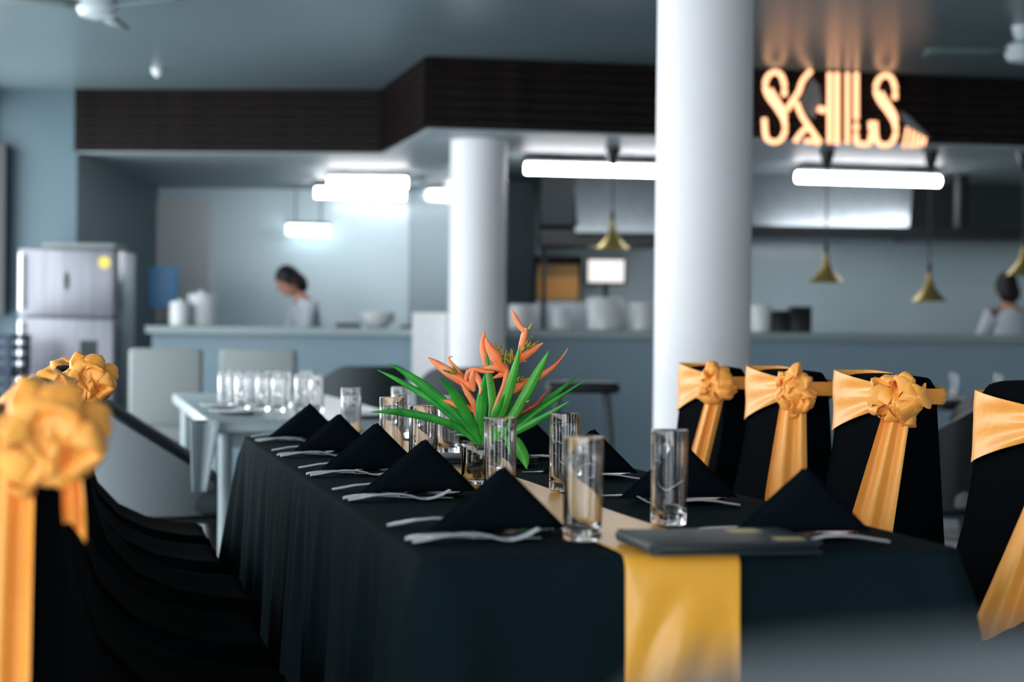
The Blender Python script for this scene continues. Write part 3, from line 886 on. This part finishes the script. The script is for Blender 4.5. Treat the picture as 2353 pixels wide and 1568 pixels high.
def straight_chair(label, loc, rz, m='cream', group=None, w=0.46, zt=0.98):
    """front towards +x"""
    t = thing('dining_chair', label, 'chair', loc, rz, group)
    rows = []
    b = MB().rbox((-0.20, 0, 0.5 * (0.50 + zt)), (0.07, w, zt - 0.50), 0.03); b.build('backrest', m, t, 50)
    MB().rbox((0.02, 0, 0.45), (0.46, w, 0.09), 0.035).build('seat', m, t, 50)
    lgm = MB().tube([(0, 0, 0.41), (0, 0, 0)], [0.018, 0.013], 10).mesh('leg', 'pale')
    for sx in (-0.17, 0.20):
        for sy in (-0.19, 0.19):
            o = link('leg', lgm, t); o.location = (sx, sy, 0)
    return t
straight_chair('pale square-backed chair beside the fridge, behind the glass-laden table', (-2.16, 10.75, 0), -1.50, group='pale chairs at the far table')
straight_chair('pale square-backed chair behind the row of glasses', (-1.60, 10.75, 0), -1.60, w=0.49, group='pale chairs at the far table')

# long pale table with glasses
P1 = on(478, 966, 0.75)
LT = thing('long_table', 'long pale table covered with glasses, behind the black napkins', 'table', (P1.x, P1.y, 0), ANG)
def ltp(s, v, z): 
    p = Vector((P1.x, P1.y)) + U * s + V * v
    return Vector((p.x, p.y, z))
MB().rbox((0.40, 1.55, 0.725), (0.80, 3.1, 0.05), 0.02).build('tabletop', 'pale', LT)
lgm = MB().tube([(0, 0, 0.70), (0, 0, 0)], [0.028, 0.020], 12).mesh('leg', 'pale')
for x in (0.07, 0.73):
    for y in (0.10, 3.0):
        o = link('leg', lgm, LT); o.location = (x, y, 0)
MB().box((0.40, 0.10, 0.67), (0.62, 0.03, 0.05)).build('apron', 'pale', LT, 0)
# hanging corner of a pale table cover
c0 = MB()
rows = []
for i in range(9):
    f = i / 8
    rows.append([(-0.012 - 0.018 * f + g * 0.055 * (1 - 0.55 * f), 0.02 - 0.045 * abs(g) * (1 - 0.3 * f) - 0.02, 0.752 - 0.26 * f) for g in (-1, -0.5, 0, 0.5, 1)])
c0.grid(rows)
solidify(c0.build('cover_corner', 'pale', LT, 70), 0.003)
gi = 0
for (px, py, lab) in ((517, 938, 'leftmost glass on the pale table'), (538, 930, 'second glass from the left on the pale table'), (556, 944, 'third glass from the left on the pale table'),
                      (583, 934, 'glass at the left of the dense cluster on the pale table'), (603, 945, 'glass near the middle of the cluster on the pale table'), (625, 932, 'glass behind the middle of the cluster on the pale table'),
                      (640, 947, 'glass at the front right of the cluster on the pale table'), (655, 935, 'glass at the right end of the cluster on the pale table'),
                      (693, 944, 'left one of the pair of glasses above the napkin peaks'), (727, 948, 'right one of the pair of glasses above the napkin peaks'), (705, 930, 'glass standing behind the pair on the pale table')):
    p = on(px, py, 0.752)
    put_glass(p, lab, 'glasses on the pale table')
pp = MB().lathe([(0.0005, 0.002), (0.06, 0.0), (0.11, 0.014), (0.112, 0.018), (0.07, 0.008), (0.0005, 0.006)], seg=32, closed=True).mesh('plate', 'white')
for (s, v, lab) in ((0.15, 0.60, 'white plate at the near right corner of the pale table'), (0.45, 0.14, 'white plate at the left edge of the pale table'), (1.05, 0.14, 'white plate farther along the left edge of the pale table')):
    o = link('plate', pp); o.location = ltp(s, v, 0.752); tag(o, lab, 'plate', 'white plates on the pale table')

# bar stool in front of the counter
S0 = at(1338, 880, 9.6)
st = thing('bar_stool', 'backless stool with a dark seat in front of the counter', 'stool', (S0.x, S0.y, 0))
MB().rbox((0, 0, 0.80), (0.40, 0.36, 0.06), 0.03).build('seat', 'black', st, 50)
lgm = [MB().tube([(0.13 * sx, 0.13 * sy, 0.78), (0.20 * sx, 0.18 * sy, 0.0)], [0.017, 0.012], 10).build('leg', 'greydark', st) for sx in (-1, 1) for sy in (-1, 1)]
MB().box((0, -0.16, 0.28), (0.34, 0.018, 0.02)).box((0, 0.16, 0.28), (0.34, 0.018, 0.02)).build('footrest', 'greydark', st, 0)

# dark table on the right with glasses and a plate
D0 = on(2260, 926, 0.75)
dt = thing('side_table', 'dark table behind the covered chairs on the right', 'table', (D0.x + 0.05, D0.y + 0.35, 0), ANG)
MB().rbox((0, 0, 0.73), (0.80, 0.75, 0.04), 0.03).build('tabletop', 'black', dt, 50)
MB().tube([(0, 0, 0.71), (0, 0, 0.03)], 0.04, 16).build('pedestal', 'black', dt)
MB().lathe([(0.28, 0), (0.28, 0.015), (0.05, 0.035)], seg=32).build('foot', 'black', dt)
put_glass((D0.x - 0.10, D0.y + 0.22, 0.7505), 'clear glass on the dark table at the right, beside the plate', 'glasses on the dark side table')
put_glass((D0.x + 0.16, D0.y + 0.30, 0.7505), 'clear glass on the dark table above the rightmost chair', 'glasses on the dark side table')
o = link('plate', pp); o.location = (D0.x - 0.17, D0.y + 0.14, 0.7505); tag(o, 'white plate on the dark table at the right', 'plate')
tub_chair('dark tub chair beyond the dark table on the right', (2.35, 8.2, 0), 1.3, 'black', 'greydark')

# plant beside the tall column
PB = (0.93, 6.55)
pt = thing('potted_plant', 'tall green plant in a dark pot beside the white column', 'plant', (PB[0], PB[1], 0))
MB().lathe([(0.10, 0), (0.13, 0.30), (0.14, 0.30), (0.14, 0.33), (0.12, 0.33), (0.115, 0.30), (0.001, 0.30)], seg=28).build('pot', 'colbase', pt)
rng = random.Random(8)
for k in range(3):
    x = -0.04 + 0.03 * k
    MB().tube([(x, 0, 0.30), (x + 0.02, 0, 0.6), (x + 0.01 + 0.01 * k, 0, 0.85)], 0.007, 8).build('stem', 'leafdark' if k else 'bractred', pt)
for k in range(12):
    a = rng.uniform(0, 6.28); l = rng.uniform(0.12, 0.2); z = rng.uniform(0.68, 0.86); rows = []
    for i in range(9):
        f = i / 8; w = 0.020 * math.sin(math.pi * (0.12 + 0.88 * f)) + 0.001
        r = 0.01 + 0.5 * l * f; zc = z + l * f * 0.8 - 0.10 * f * f
        rows.append([(math.cos(a) * r - math.sin(a) * q * w, math.sin(a) * r + math.cos(a) * q * w, zc + 0.006 * abs(q)) for q in (-1, 0, 1)])
    solidify(MB().grid(rows).build('leaf', 'leafdark', pt, 70), 0.001)

# ------------------------------------------------------------------ kitchen things
# fridge
fr = thing('fridge', 'silver two-door fridge with a yellow sticker by the left wall', 'fridge', (-3.31, 13.2, 0))
MB().rbox((0, 0.08, 0.86), (0.74, 0.60, 1.68), 0.02).build('body', 'fridge', fr)
d1 = MB().rbox((0, -0.25, 1.45), (0.73, 0.06, 0.50), 0.025).build('freezer_door', 'fridge', fr)
d2 = MB().rbox((0, -0.25, 0.62), (0.73, 0.06, 1.13), 0.025).build('fridge_door', 'fridge', fr)
MB().tube([(-0.33, -0.31, 1.24), (-0.33, -0.31, 1.66)], 0.014, 10).build('handle', 'chrome', d1)
MB().tube([(-0.33, -0.31, 0.70), (-0.33, -0.31, 1.16)], 0.014, 10).build('handle', 'chrome', d2)
stk = MB().lathe([(0.045, 0), (0.045, 0.004)], seg=24).build('sticker', 'yellow', d1)
stk.location = (0.28, -0.281, 1.60); stk.rotation_euler = (math.radians(90), 0, 0)
MB().ball((0.0, -0.285, 1.46), (0.018, 0.01, 0.07), 12, 8).build('magnet', 'black', d1)
MB().box((0.17, -0.283, 0.94), (0.13, 0.01, 0.16)).build('dispenser', 'greydark', d2, 0)
tag(MB().rbox((-3.24, 13.2, 1.725), (0.55, 0.4, 0.045), 0.02).build('flat_tray', 'cream'), 'flat tray lying on top of the fridge', 'tray')

# crates
def crate():
    m = MB()
    w, d, h = 0.36, 0.5, 0.262
    for (sx, sy) in ((-1, -1), (1, -1), (-1, 1), (1, 1)): m.box((sx * (w / 2 - 0.02), sy * (d / 2 - 0.02), h / 2), (0.04, 0.04, h))
    for z in (0.0185, 0.09, 0.17, h - 0.02):
        m.box((0, -d / 2 + 0.01, z), (w - 0.06, 0.018, 0.035)); m.box((0, d / 2 - 0.01, z), (w - 0.06, 0.018, 0.035))
        m.box((-w / 2 + 0.01, 0, z), (0.018, d - 0.06, 0.035)); m.box((w / 2 - 0.01, 0, z), (0.018, d - 0.06, 0.035))
    m.box((0, 0, 0.012), (w - 0.03, d - 0.03, 0.012))
    return m.mesh('crate', 'crate', 0)
CRM = crate()
for k, lab in enumerate(('bottom', 'second from bottom', 'third from bottom', 'topmost')):
    o = link('crate', CRM); o.location = (-3.66 + 0.004 * k, 12.3, 0.266 * k)
    tag(o, 'dark blue plastic crate by the fridge, %s of the stack' % lab, 'crate', 'stacked crates by the fridge')

# counter top things
ZC = 1.137
def on_counter(px, Y=13.3):
    return Vector(((px - CX) / F * Y, Y, ZC))
def pot(px, w, h, label, m='white', lid=True, Y=13.3, cat='canister', name='canister'):
    c = on_counter(px, Y); r = w * Y / F / 2; hh = h * Y / F
    o = MB().lathe([(r * 0.9, 0), (r, 0.01), (r, hh * 0.9), (r * 0.97, hh * 0.93), (r * 0.9, hh)], seg=28).build(name, m)
    o.location = c
    if lid: 
        k = MB().ball((0, 0, hh * 1.03), (r * 0.28, r * 0.28, hh * 0.10), 12, 8).build('knob', m, o)
    return tag(o, label, cat)
pot(412, 46, 56, 'small white canister at the left end of the counter', Y=13.12)
pot(462, 66, 74, 'larger white canister beside the small one on the left counter')
pot(1200, 66, 58, 'white pot on the counter just right of the far column', lid=False)
pot(1290, 54, 52, 'pale glassy jar on the counter between white pots', lid=False)
pot(1388, 84, 76, 'big white pot on the counter under the brass pendant', lid=False)
pot(1474, 58, 66, 'white pot on the counter left of the tall column', lid=False)
pot(1748, 52, 62, 'white canister on the counter right of the tall column', lid=False)
def bowl_stack(px, n, label):
    c = on_counter(px)
    for k in range(n):
        o = MB().lathe([(0.05, 0), (0.06, 0.004), (0.11, 0.045), (0.135, 0.075), (0.13, 0.076), (0.10, 0.045), (0.04, 0.012), (0.0005, 0.012)], seg=28).build('bowl', 'white')
        o.location = (c.x, c.y, c.z + 0.022 * k)
        tag(o, 'white bowl on the left counter beside the pier, %s of its stack' % label[k], 'bowl', 'stacked white bowls')
bowl_stack(868, 3, ('lowest', 'middle one', 'topmost'))
c = on_counter(800)
tr = thing('serving_tray', 'small black tray on the left counter', 'tray', c)
MB().rbox((0, 0, 0.006), (0.17, 0.24, 0.012), 0.02).build('base', 'black', tr)
MB().box((0, -0.115, 0.02), (0.16, 0.008, 0.03)).box((0, 0.115, 0.02), (0.16, 0.008, 0.03)).box((-0.08, 0, 0.02), (0.008, 0.23, 0.03)).box((0.08, 0, 0.02), (0.008, 0.23, 0.03)).build('rim', 'black', tr, 0)
c = on_counter(945)
tr = thing('serving_tray', 'flat black tray on the counter beside the white pier', 'tray', c)
MB().rbox((0, 0, 0.006), (0.16, 0.24, 0.012), 0.02).build('base', 'black', tr)
MB().box((0, -0.115, 0.015), (0.15, 0.008, 0.02)).box((0, 0.115, 0.015), (0.15, 0.008, 0.02)).build('rim', 'black', tr, 0)
# blue panel screen
c = on_counter(374, 13.5)
mo = thing('display_stand', 'blue panel on a dark stand at the left end of the counter', 'display', c)
MB().rbox((0, 0, 0.012), (0.20, 0.16, 0.024), 0.02).build('stand_foot', 'black', mo)
MB().box((0, 0.02, 0.10), (0.05, 0.03, 0.18)).build('stand_post', 'black', mo, 0)
MB().rbox((0, 0, 0.30), (0.235, 0.035, 0.32), 0.012).build('panel', 'blue', mo)
# black boxes on the right counter
for (px, w, h, lab) in ((1792, 34, 50, 'lower black box on the counter right of the tall column'), (1837, 46, 60, 'taller black box on the counter, right one of the pair')):
    c = on_counter(px)
    b_ = thing('storage_box', lab, 'box', c)
    ww, hh = w * 13.3 / F, h * 13.3 / F
    MB().rbox((0, 0, hh * 0.45), (ww, 0.2, hh * 0.9), 0.01).build('body', 'black', b_)
    MB().rbox((0, 0, hh * 0.95), (ww + 0.006, 0.206, hh * 0.1), 0.01).build('lid', 'black', b_)

# exhaust hood, rail, oven, screen
hd = thing('exhaust_hood', 'stainless exhaust hood hanging over the kitchen', 'hood', (1.80, 15.3, 0))
MB().slab([(-1.25, -0.55, 2.02), (1.55, -0.55, 2.02), (1.62, -0.42, 2.499), (-1.30, -0.42, 2.499)], (0, 1.5, 0)).build('canopy', 'steel', hd, 0)
MB().box((0.15, -0.56, 2.0), (2.85, 0.04, 0.05)).build('lip', 'steel', hd, 0)
MB().box((0.55, 0.35, 2.012), (1.9, 0.06, 0.014)).build('hood_fill_strip', 'tube', hd, 0)  # unseen glowing strip, added to brighten the kitchen wall behind
MB().box((-1.42, -0.1, 2.27), (0.30, 0.7, 0.45)).build('duct', 'greydark', hd, 0)
MB().lathe([(0.075, 2.04), (0.075, 2.499)], (2.0, -0.45, 0), 20).build('pipe', 'black', hd)
tag(MB().box((4.1, 14.55, 1.985), (5.4, 0.10, 0.10)).box((6.6, 14.55, 1.0), (0.08, 0.08, 1.95)).box((1.5, 14.55, 1.0), (0.08, 0.08, 1.95)).build('hanging_rail', 'black', smooth=0), 'long black rail running across the kitchen on the right', 'rail')
tag(MB().box((0.85, 15.05, 1.935), (1.25, 0.5, 0.13)).box((1.42, 15.0, 1.0), (0.06, 0.4, 1.9)).box((0.27, 15.1, 0.95), (0.04, 0.04, 1.86)).build('overhead_shelf', 'black', smooth=0), 'dark overhead shelf in the kitchen opening behind the brass pendant', 'shelf')
tag(MB().box((5.2, 15.9, 2.25), (3.3, 0.6, 0.5)).build('ventilation_duct', 'colbase', smooth=0), 'dark ventilation duct under the kitchen ceiling at the right', 'duct')
rk = tag(MB().box((0.96, 15.6, 0.70), (1.5, 0.6, 1.40)).build('kitchen_cabinet', 'steel', smooth=0), 'steel kitchen cabinet behind the counter', 'cabinet')
ov = thing('oven', 'dark-framed oven with an amber window, left in the kitchen opening', 'oven', (0.40, 15.56, 1.402))
MB().rbox((0, 0, 0.20), (0.42, 0.44, 0.40), 0.01).build('body', 'black', ov)
MB().box((0, -0.225, 0.17), (0.36, 0.02, 0.31)).build('window', 'amber', ov, 0)
MB().tube([(-0.15, -0.245, 0.355), (0.15, -0.245, 0.355)], 0.008, 8).build('handle', 'steel', ov)
sc_ = thing('monitor', 'bright white monitor in the kitchen opening under the pendant', 'monitor', (0.83, 15.5, 1.402))
MB().rbox((0, 0, 0.010), (0.22, 0.16, 0.02), 0.01).build('foot', 'black', sc_)
MB().box((0, 0.02, 0.10), (0.04, 0.03, 0.18)).build('post', 'black', sc_, 0)
MB().rbox((0, 0, 0.28), (0.36, 0.03, 0.24), 0.01).build('bezel', 'black', sc_)
MB().box((0, -0.018, 0.28), (0.32, 0.006, 0.20)).build('screen', 'screen', sc_, 0)

# pendants
def pendant(px, py_bottom, w, label, Y=13.0):
    c = at(px, py_bottom, Y)
    t = thing('pendant_lamp', label, 'lamp', (c.x, Y, 2.499), group='brass pendants over the counter')
    zb = c.z - 2.499
    r = w * Y / F / 2
    MB().lathe([(0.02, -0.13), (0.035, -0.10), (0.055, -0.02), (0.06, 0)], seg=24).build('canopy', 'black', t)
    MB().tube([(0, 0, -0.12), (0, 0, zb + 0.27)], 0.006, 8).build('cord', 'black', t)
    MB().tube([(0, 0, zb + 0.28), (0, 0, zb + 0.20)], 0.016, 12).build('socket', 'black', t)
    prof = [(0.016, 0.21), (0.022, 0.17), (0.030, 0.13), (0.048, 0.09), (0.085, 0.045), (r, 0.0)]
    prof = prof + [(a - 0.004, b - 0.002) for a, b in reversed(prof)]
    MB().lathe([(a, b + zb) for a, b in prof], seg=32, closed=True).build('shade', 'brass', t, 60)
    MB().ball((0, 0, zb + 0.03), 0.028, 12, 8).build('bulb', 'white', t)
    return t
pendant(1407, 572, 84, 'brass pendant lamp between the two columns')
pendant(1898, 648, 82, 'brass pendant lamp hanging nearest right of the tall column')
pendant(2135, 692, 82, 'brass pendant lamp hanging lowest, right of the orange sign')
pendant(2352, 632, 84, 'brass pendant lamp cut by the right edge of the photo')

# tubes
def tube_light(p, q, r, label, m='tube'):
    p, q = Vector(p), Vector(q)
    t = thing('tube_light', label, 'light', (p + q) / 2, group='fluorescent tubes in the kitchen')
    c = (p + q) / 2
    d = (q - p).normalized()
    MB().tube([p - c, q - c], r, 14).build('tube', m, t)
    MB().box((0, 0, r + 0.010), ((q - p).length * 1.01, 0.26, 0.016), rz=math.atan2(d.y, d.x)).build('glow_shield', 'greydark', t, 0)  # board added over the tube to keep its light off the ceiling
    up = 2.499 - c.z
    if up < 0.4:
        for e in (0.30, -0.30):
            a = d * (e * (q - p).length)
            MB().box((a.x, a.y, (up + 0.06) / 2), (0.012, 0.012, max(0.03, up - 0.10))).build('end_holder', 'greydark', t, 0)
    else:
        MB().box((0, 0.06, 0), (0.5, 0.05, 0.10)).build('housing', 'soffit', t, 0)
    return t
def thr(px, py, z):
    x, y = unroll(px, py); Y = F * (H - z) / y
    return Vector((x * Y / F, Y, z))
ZT = 2.40
tube_light(thr(1208, 387, ZT), thr(1208, 387, ZT) + Vector((1.28, 0.17, 0)), 0.042, 'long lit tube meeting the tall column on its left')
tube_light(thr(1832, 407, ZT), thr(2158, 417, ZT), 0.042, 'lit tube under the orange sign, right of the tall column')
tube_light(thr(755, 419, ZT), thr(935, 421, ZT), 0.045, 'lit tube in the left kitchen, nearer of the pair')
tube_light(thr(725, 443, ZT), thr(930, 447, ZT), 0.045, 'lit tube in the left kitchen, farther and lower of the pair')
tube_light(at(660, 527, 16.78), at(756, 530, 16.78), 0.05, 'short cyan-white wall lamp above the left worker', 'tube_cyan')

# neon sign
sg = thing('neon_sign', 'glowing orange neon lettering on the dark bulkhead', 'sign', (1.9, 12.28, 2.5))
def sp(zx, zy, out=0.0):
    px, py = 1600 + zx / 2.9416, zy / 2.9416
    x, y = unroll(px, py)
    # hit the plane standing in front of the bulkhead fascia
    a, d = Vector((-0.587, 11.98)), (Vector((7.2, 13.28)) - Vector((-0.587, 11.98))).normalized()
    off = 0.085 + out
    a = a + Vector((d.y, -d.x)) * off
    k = x / F
    # X = a.x+t d.x ; Y = a.y + t d.y ; X = kY
    t_ = (k * a.y - a.x) / (d.x - k * d.y)
    Y = a.y + t_ * d.y
    return Vector((k * Y, Y, H - y * Y / F)) - sg.location
def neon(pts, name, r=0.019, out=0.0, parent=None):
    C = catmull([sp(x, y, out) for x, y in pts], 5) if len(pts) > 2 else [sp(*pts[0], out), sp(*pts[1], out)]
    return MB().tube(C, r, 10).build(name, 'neon', parent or sg, 60)
def sash_s(dx, dy, name):
    e = link(name, None, sg)
    neon([(595 + dx, 650 + dy), (595 + dx, 570 + dy), (570 + dx, 505 + dy), (525 + dx, 488 + dy), (482 + dx, 520 + dy), (466 + dx, 585 + dy), (490 + dx, 655 + dy), (545 + dx, 730 + dy), (592 + dx, 810 + dy), (600 + dx, 885 + dy), (570 + dx, 945 + dy), (520 + dx, 960 + dy), (472 + dx, 925 + dy), (460 + dx, 800 + dy)], 'tube', parent=e)
    neon([(502 + dx, 600 + dy), (545 + dx, 670 + dy), (590 + dx, 745 + dy), (606 + dx, 800 + dy)], 'tube', 0.014, 0.03, e)
    return e
sash_s(0, 0, 'letter_s')
e = link('letter_k', None, sg)
neon([(775, 478), (720, 545), (690, 625), (645, 690), (615, 745)], 'tube', parent=e)
neon([(675, 690), (715, 785), (775, 875), (838, 965)], 'tube', parent=e)
neon([(668, 958), (705, 905), (742, 868)], 'tube', parent=e)
neon([(735, 955), (790, 955), (835, 968)], 'tube', 0.018, parent=e)
neon([(826, 735), (872, 748)], 'tube', 0.024, parent=e)
e = link('letter_i', None, sg)
neon([(902, 492), (902, 970)], 'tube', parent=e); neon([(952, 492), (952, 975)], 'tube', parent=e)
e = link('letter_l', None, sg)
neon([(1022, 492), (1022, 972)], 'tube', 0.016, parent=e)
e = link('letter_l', None, sg)
neon([(1082, 492), (1082, 800), (1082, 950), (1110, 972), (1165, 972), (1182, 920), (1180, 820)], 'tube', parent=e)
sash_s(748, 22, 'letter_s')
e = link('sail_emblem', None, sg)
MB().slab([sp(780, 520, -.03), sp(830, 580, -.03), (sp(848, 680, -.03)), sp(792, 812, -.03), sp(735, 760, -.03), sp(700, 680, -.03)], (0, 0.015, 0)).build('sail', 'sail', e, 0)
MB().slab([sp(1365, 748), sp(1425, 775), sp(1585, 935), sp(1420, 855)], (0, 0.015, 0)).build('sail', 'sail', e, 0)
for (a, b_) in (((1428, 862), (1402, 1000)), ((1462, 880), (1442, 1000)), ((1492, 898), (1476, 998)), ((1522, 914), (1506, 992)), ((1548, 930), (1536, 985))):
    neon([a, b_], 'tube', 0.011, parent=e)

# ceiling fans and the ceiling sensor
def fan(c, rot, label):
    t = thing('ceiling_fan', label, 'fan', (c[0], c[1], 3.0))
    z = c[2] - 3.0
    MB().lathe([(0.03, -0.10), (0.06, -0.06), (0.075, 0.0)], seg=24).build('canopy', 'fan', t)
    MB().tube([(0, 0, -0.08), (0, 0, z + 0.06)], 0.012, 10).build('rod', 'fan', t)
    MB().lathe([(0.03, -0.075), (0.09, -0.06), (0.115, -0.02), (0.11, 0.03), (0.06, 0.065), (0.02, 0.08)], (0, 0, z), 28).build('motor', 'fan', t)
    for k in range(3):
        a = rot + k * 2 * math.pi / 3
        rows = [[(r, w * q, z - 0.01 + 0.014 * q) for q in (-1, 0, 1)] for r, w in ((0.09, 0.035), (0.2, 0.055), (0.4, 0.062), (0.56, 0.065), (0.60, 0.05))]
        o = solidify(MB().grid(rows).build('blade', 'fanblade', t, 60), 0.008)
        o.rotation_euler = (0, 0, a)
    return t
fan(at(225, 12, 9.3), math.radians(-28), 'ceiling fan at the top left edge of the photo')
fan(at(2352, 118, 10.6), math.radians(178), 'ceiling fan at the top right edge of the photo')
p = thr(362, 158, 3.0)
sd = tag(MB().lathe([(0.045, 0), (0.045, -0.015), (0.035, -0.035), (0.012, -0.06), (0.0005, -0.062)], seg=24).build('smoke_detector', 'white'), 'small round white sensor on the ceiling above the wooden bulkhead', 'sensor')
sd.location = (p.x, p.y, 2.999)

# ------------------------------------------------------------------ kitchen staff
def skin_mesh(name, verts, edges, radii, m, sub=2):
    me = bpy.data.meshes.new(name)
    me.from_pydata(verts, edges, [])
    o = bpy.data.objects.new(name, me); COL.objects.link(o)
    o.modifiers.new('skin', 'SKIN')
    md = o.modifiers.new('subdivision', 'SUBSURF'); md.levels = sub; md.render_levels = sub
    for i, r in enumerate(radii):
        sv = me.skin_vertices[0].data[i]
        sv.radius = r if isinstance(r, tuple) else (r, r)
    me.skin_vertices[0].data[0].use_root = True
    dg = bpy.context.evaluated_depsgraph_get()
    ev = o.evaluated_get(dg)
    out = bpy.data.meshes.new_from_object(ev)
    bpy.data.objects.remove(o)
    out.materials.clear(); out.materials.append(M[m])
    out.polygons.foreach_set('use_smooth', [True] * len(out.polygons))
    return out
def person(loc, rz, label, lean, head_pitch):
    """faces +x; z up; feet at z=0"""
    t = thing('person', label, 'person', loc, rz)
    t.scale = (0.93, 0.93, 0.93)
    L = lean
    V_ = [(0, 0, 0.95), (0.01 + L * 0.3, 0, 1.12), (0.02 + L * 0.7, 0, 1.30), (0.01 + L, 0, 1.42), (0.02 + L * 1.1, 0, 1.49), (0.05 + L * 1.25, 0, 1.56)]
    R_ = [(0.15, 0.11), (0.14, 0.105), (0.16, 0.11), (0.09, 0.08), (0.052, 0.052), (0.05, 0.05)]
    E_ = [(0, 1), (1, 2), (2, 3), (3, 4), (4, 5)]
    bodyV, bodyE, bodyR = list(V_), list(E_), list(R_)
    armsV = {}
    for sy in (-1, 1):
        n = len(bodyV)
        bodyV += [(0.01 + L, sy * 0.17, 1.40), (0.06 + L, sy * 0.24, 1.20), (0.24 + L, sy * 0.20, 1.14), (0.31 + L, sy * 0.18, 1.15)]
        bodyR += [0.062, 0.050, 0.037, 0.030]
        bodyE += [(3, n), (n, n + 1), (n + 1, n + 2), (n + 2, n + 3)]
        w = n + 3
        for k, (dy, ln) in enumerate(((-0.03, 0.07), (-0.012, 0.08), (0.008, 0.075), (0.026, 0.06))):
            m_ = len(bodyV)
            bx, by, bz = bodyV[w]
            bodyV += [(bx + 0.05, by + dy, bz), (bx + 0.05 + ln, by + dy * 1.1, bz - 0.015)]
            bodyR += [0.010, 0.008]; bodyE += [(w, m_), (m_, m_ + 1)]
        m_ = len(bodyV); bodyV += [(bx + 0.03, by - sy * 0.045, bz - 0.005), (bx + 0.065, by - sy * 0.055, bz - 0.01)]
        bodyR += [0.011, 0.009]; bodyE += [(w, m_), (m_, m_ + 1)]
        n = len(bodyV)
        bodyV += [(0, sy * 0.10, 0.88), (0.02, sy * 0.11, 0.48), (-0.01, sy * 0.11, 0.09), (0.14, sy * 0.12, 0.04)]
        bodyR += [0.095, 0.06, 0.04, 0.035]
        bodyE += [(0, n), (n, n + 1), (n + 1, n + 2), (n + 2, n + 3)]
    link('body', skin_mesh('body', bodyV, bodyE, bodyR, 'skin'), t)
    # uniform: torso, sleeves and trousers over the body
    uV = [(v[0], v[1], v[2]) for v in V_[:4]]; uR = [(0.165, 0.125), (0.155, 0.12), (0.175, 0.125), (0.10, 0.092)]; uE = E_[:3]
    for sy in (-1, 1):
        n = len(uV)
        uV += [(0.01 + L, sy * 0.17, 1.40), (0.06 + L, sy * 0.24, 1.20), (0.22 + L, sy * 0.205, 1.145)]
        uR += [0.075, 0.062, 0.048]; uE += [(3, n), (n, n + 1), (n + 1, n + 2)]
        n = len(uV)
        uV += [(0, sy * 0.10, 0.88), (0.02, sy * 0.11, 0.48), (-0.01, sy * 0.11, 0.12)]
        uR += [0.108, 0.075, 0.06]; uE += [(0, n), (n, n + 1), (n + 1, n + 2)]
    link('uniform', skin_mesh('uniform', uV, uE, uR, 'uniform'), t)
    hd_ = link('head', None, t)
    hd_.location = (0.06 + L * 1.3, 0, 1.56); hd_.rotation_euler = (0, head_pitch, 0); hd_.scale = (1.14, 1.14, 1.1)
    h = MB(); h.ball((0.01, 0, 0.085), (0.092, 0.073, 0.115), 20, 14)
    h.ball((0.055, 0, 0.01), (0.042, 0.042, 0.04), 14, 10)                 # jaw
    h.tube([(0.095, 0, 0.095), (0.118, 0, 0.062), (0.10, 0, 0.055)], [0.008, 0.014, 0.010], 8, up=(0, 1, 0))
    for sy in (-1, 1): h.ball((0.0, sy * 0.075, 0.075), (0.018, 0.010, 0.028), 10, 8)
    h.build('face', 'skin', hd_, 60)
    for sy in (-1, 1): MB().ball((0.092, sy * 0.030, 0.095), (0.008, 0.012, 0.007), 8, 6).build('eye', 'hair', hd_)
    MB().ball((0.097, 0, 0.022), (0.007, 0.022, 0.006), 8, 6).build('mouth', 'bractred', hd_)
    hr = MB()
    rows = []
    for i in range(11):
        a = math.pi * 0.62 * i / 10
        row = []
        for k in range(25):
            b2_ = 2 * math.pi * k / 24
            fx = math.cos(b2_)
            lim = 1.0 if fx < 0.2 else 1.0 - 0.42 * (fx - 0.2) / 0.8
            aa = a * lim * (1.18 if fx < -0.2 else 1.0)
            row.append((0.004 + 0.103 * math.sin(aa) * fx, 0.086 * math.sin(aa) * math.sin(b2_), 0.085 + 0.128 * math.cos(aa)))
        rows.append(row)
    hr.grid(rows).ball((-0.055, 0, 0.03), (0.06, 0.085, 0.09), 14, 10)
    hr.build('hair', 'hair', hd_, 70)
    return t
person((-1.60, 14.15, 0), math.radians(205), 'kitchen worker in white bending over the left counter, black hair', 0.10, 0.55)
person((4.06, 14.15, 0), math.radians(95), 'kitchen worker in white at the right edge, back of black hair', 0.04, 0.1)
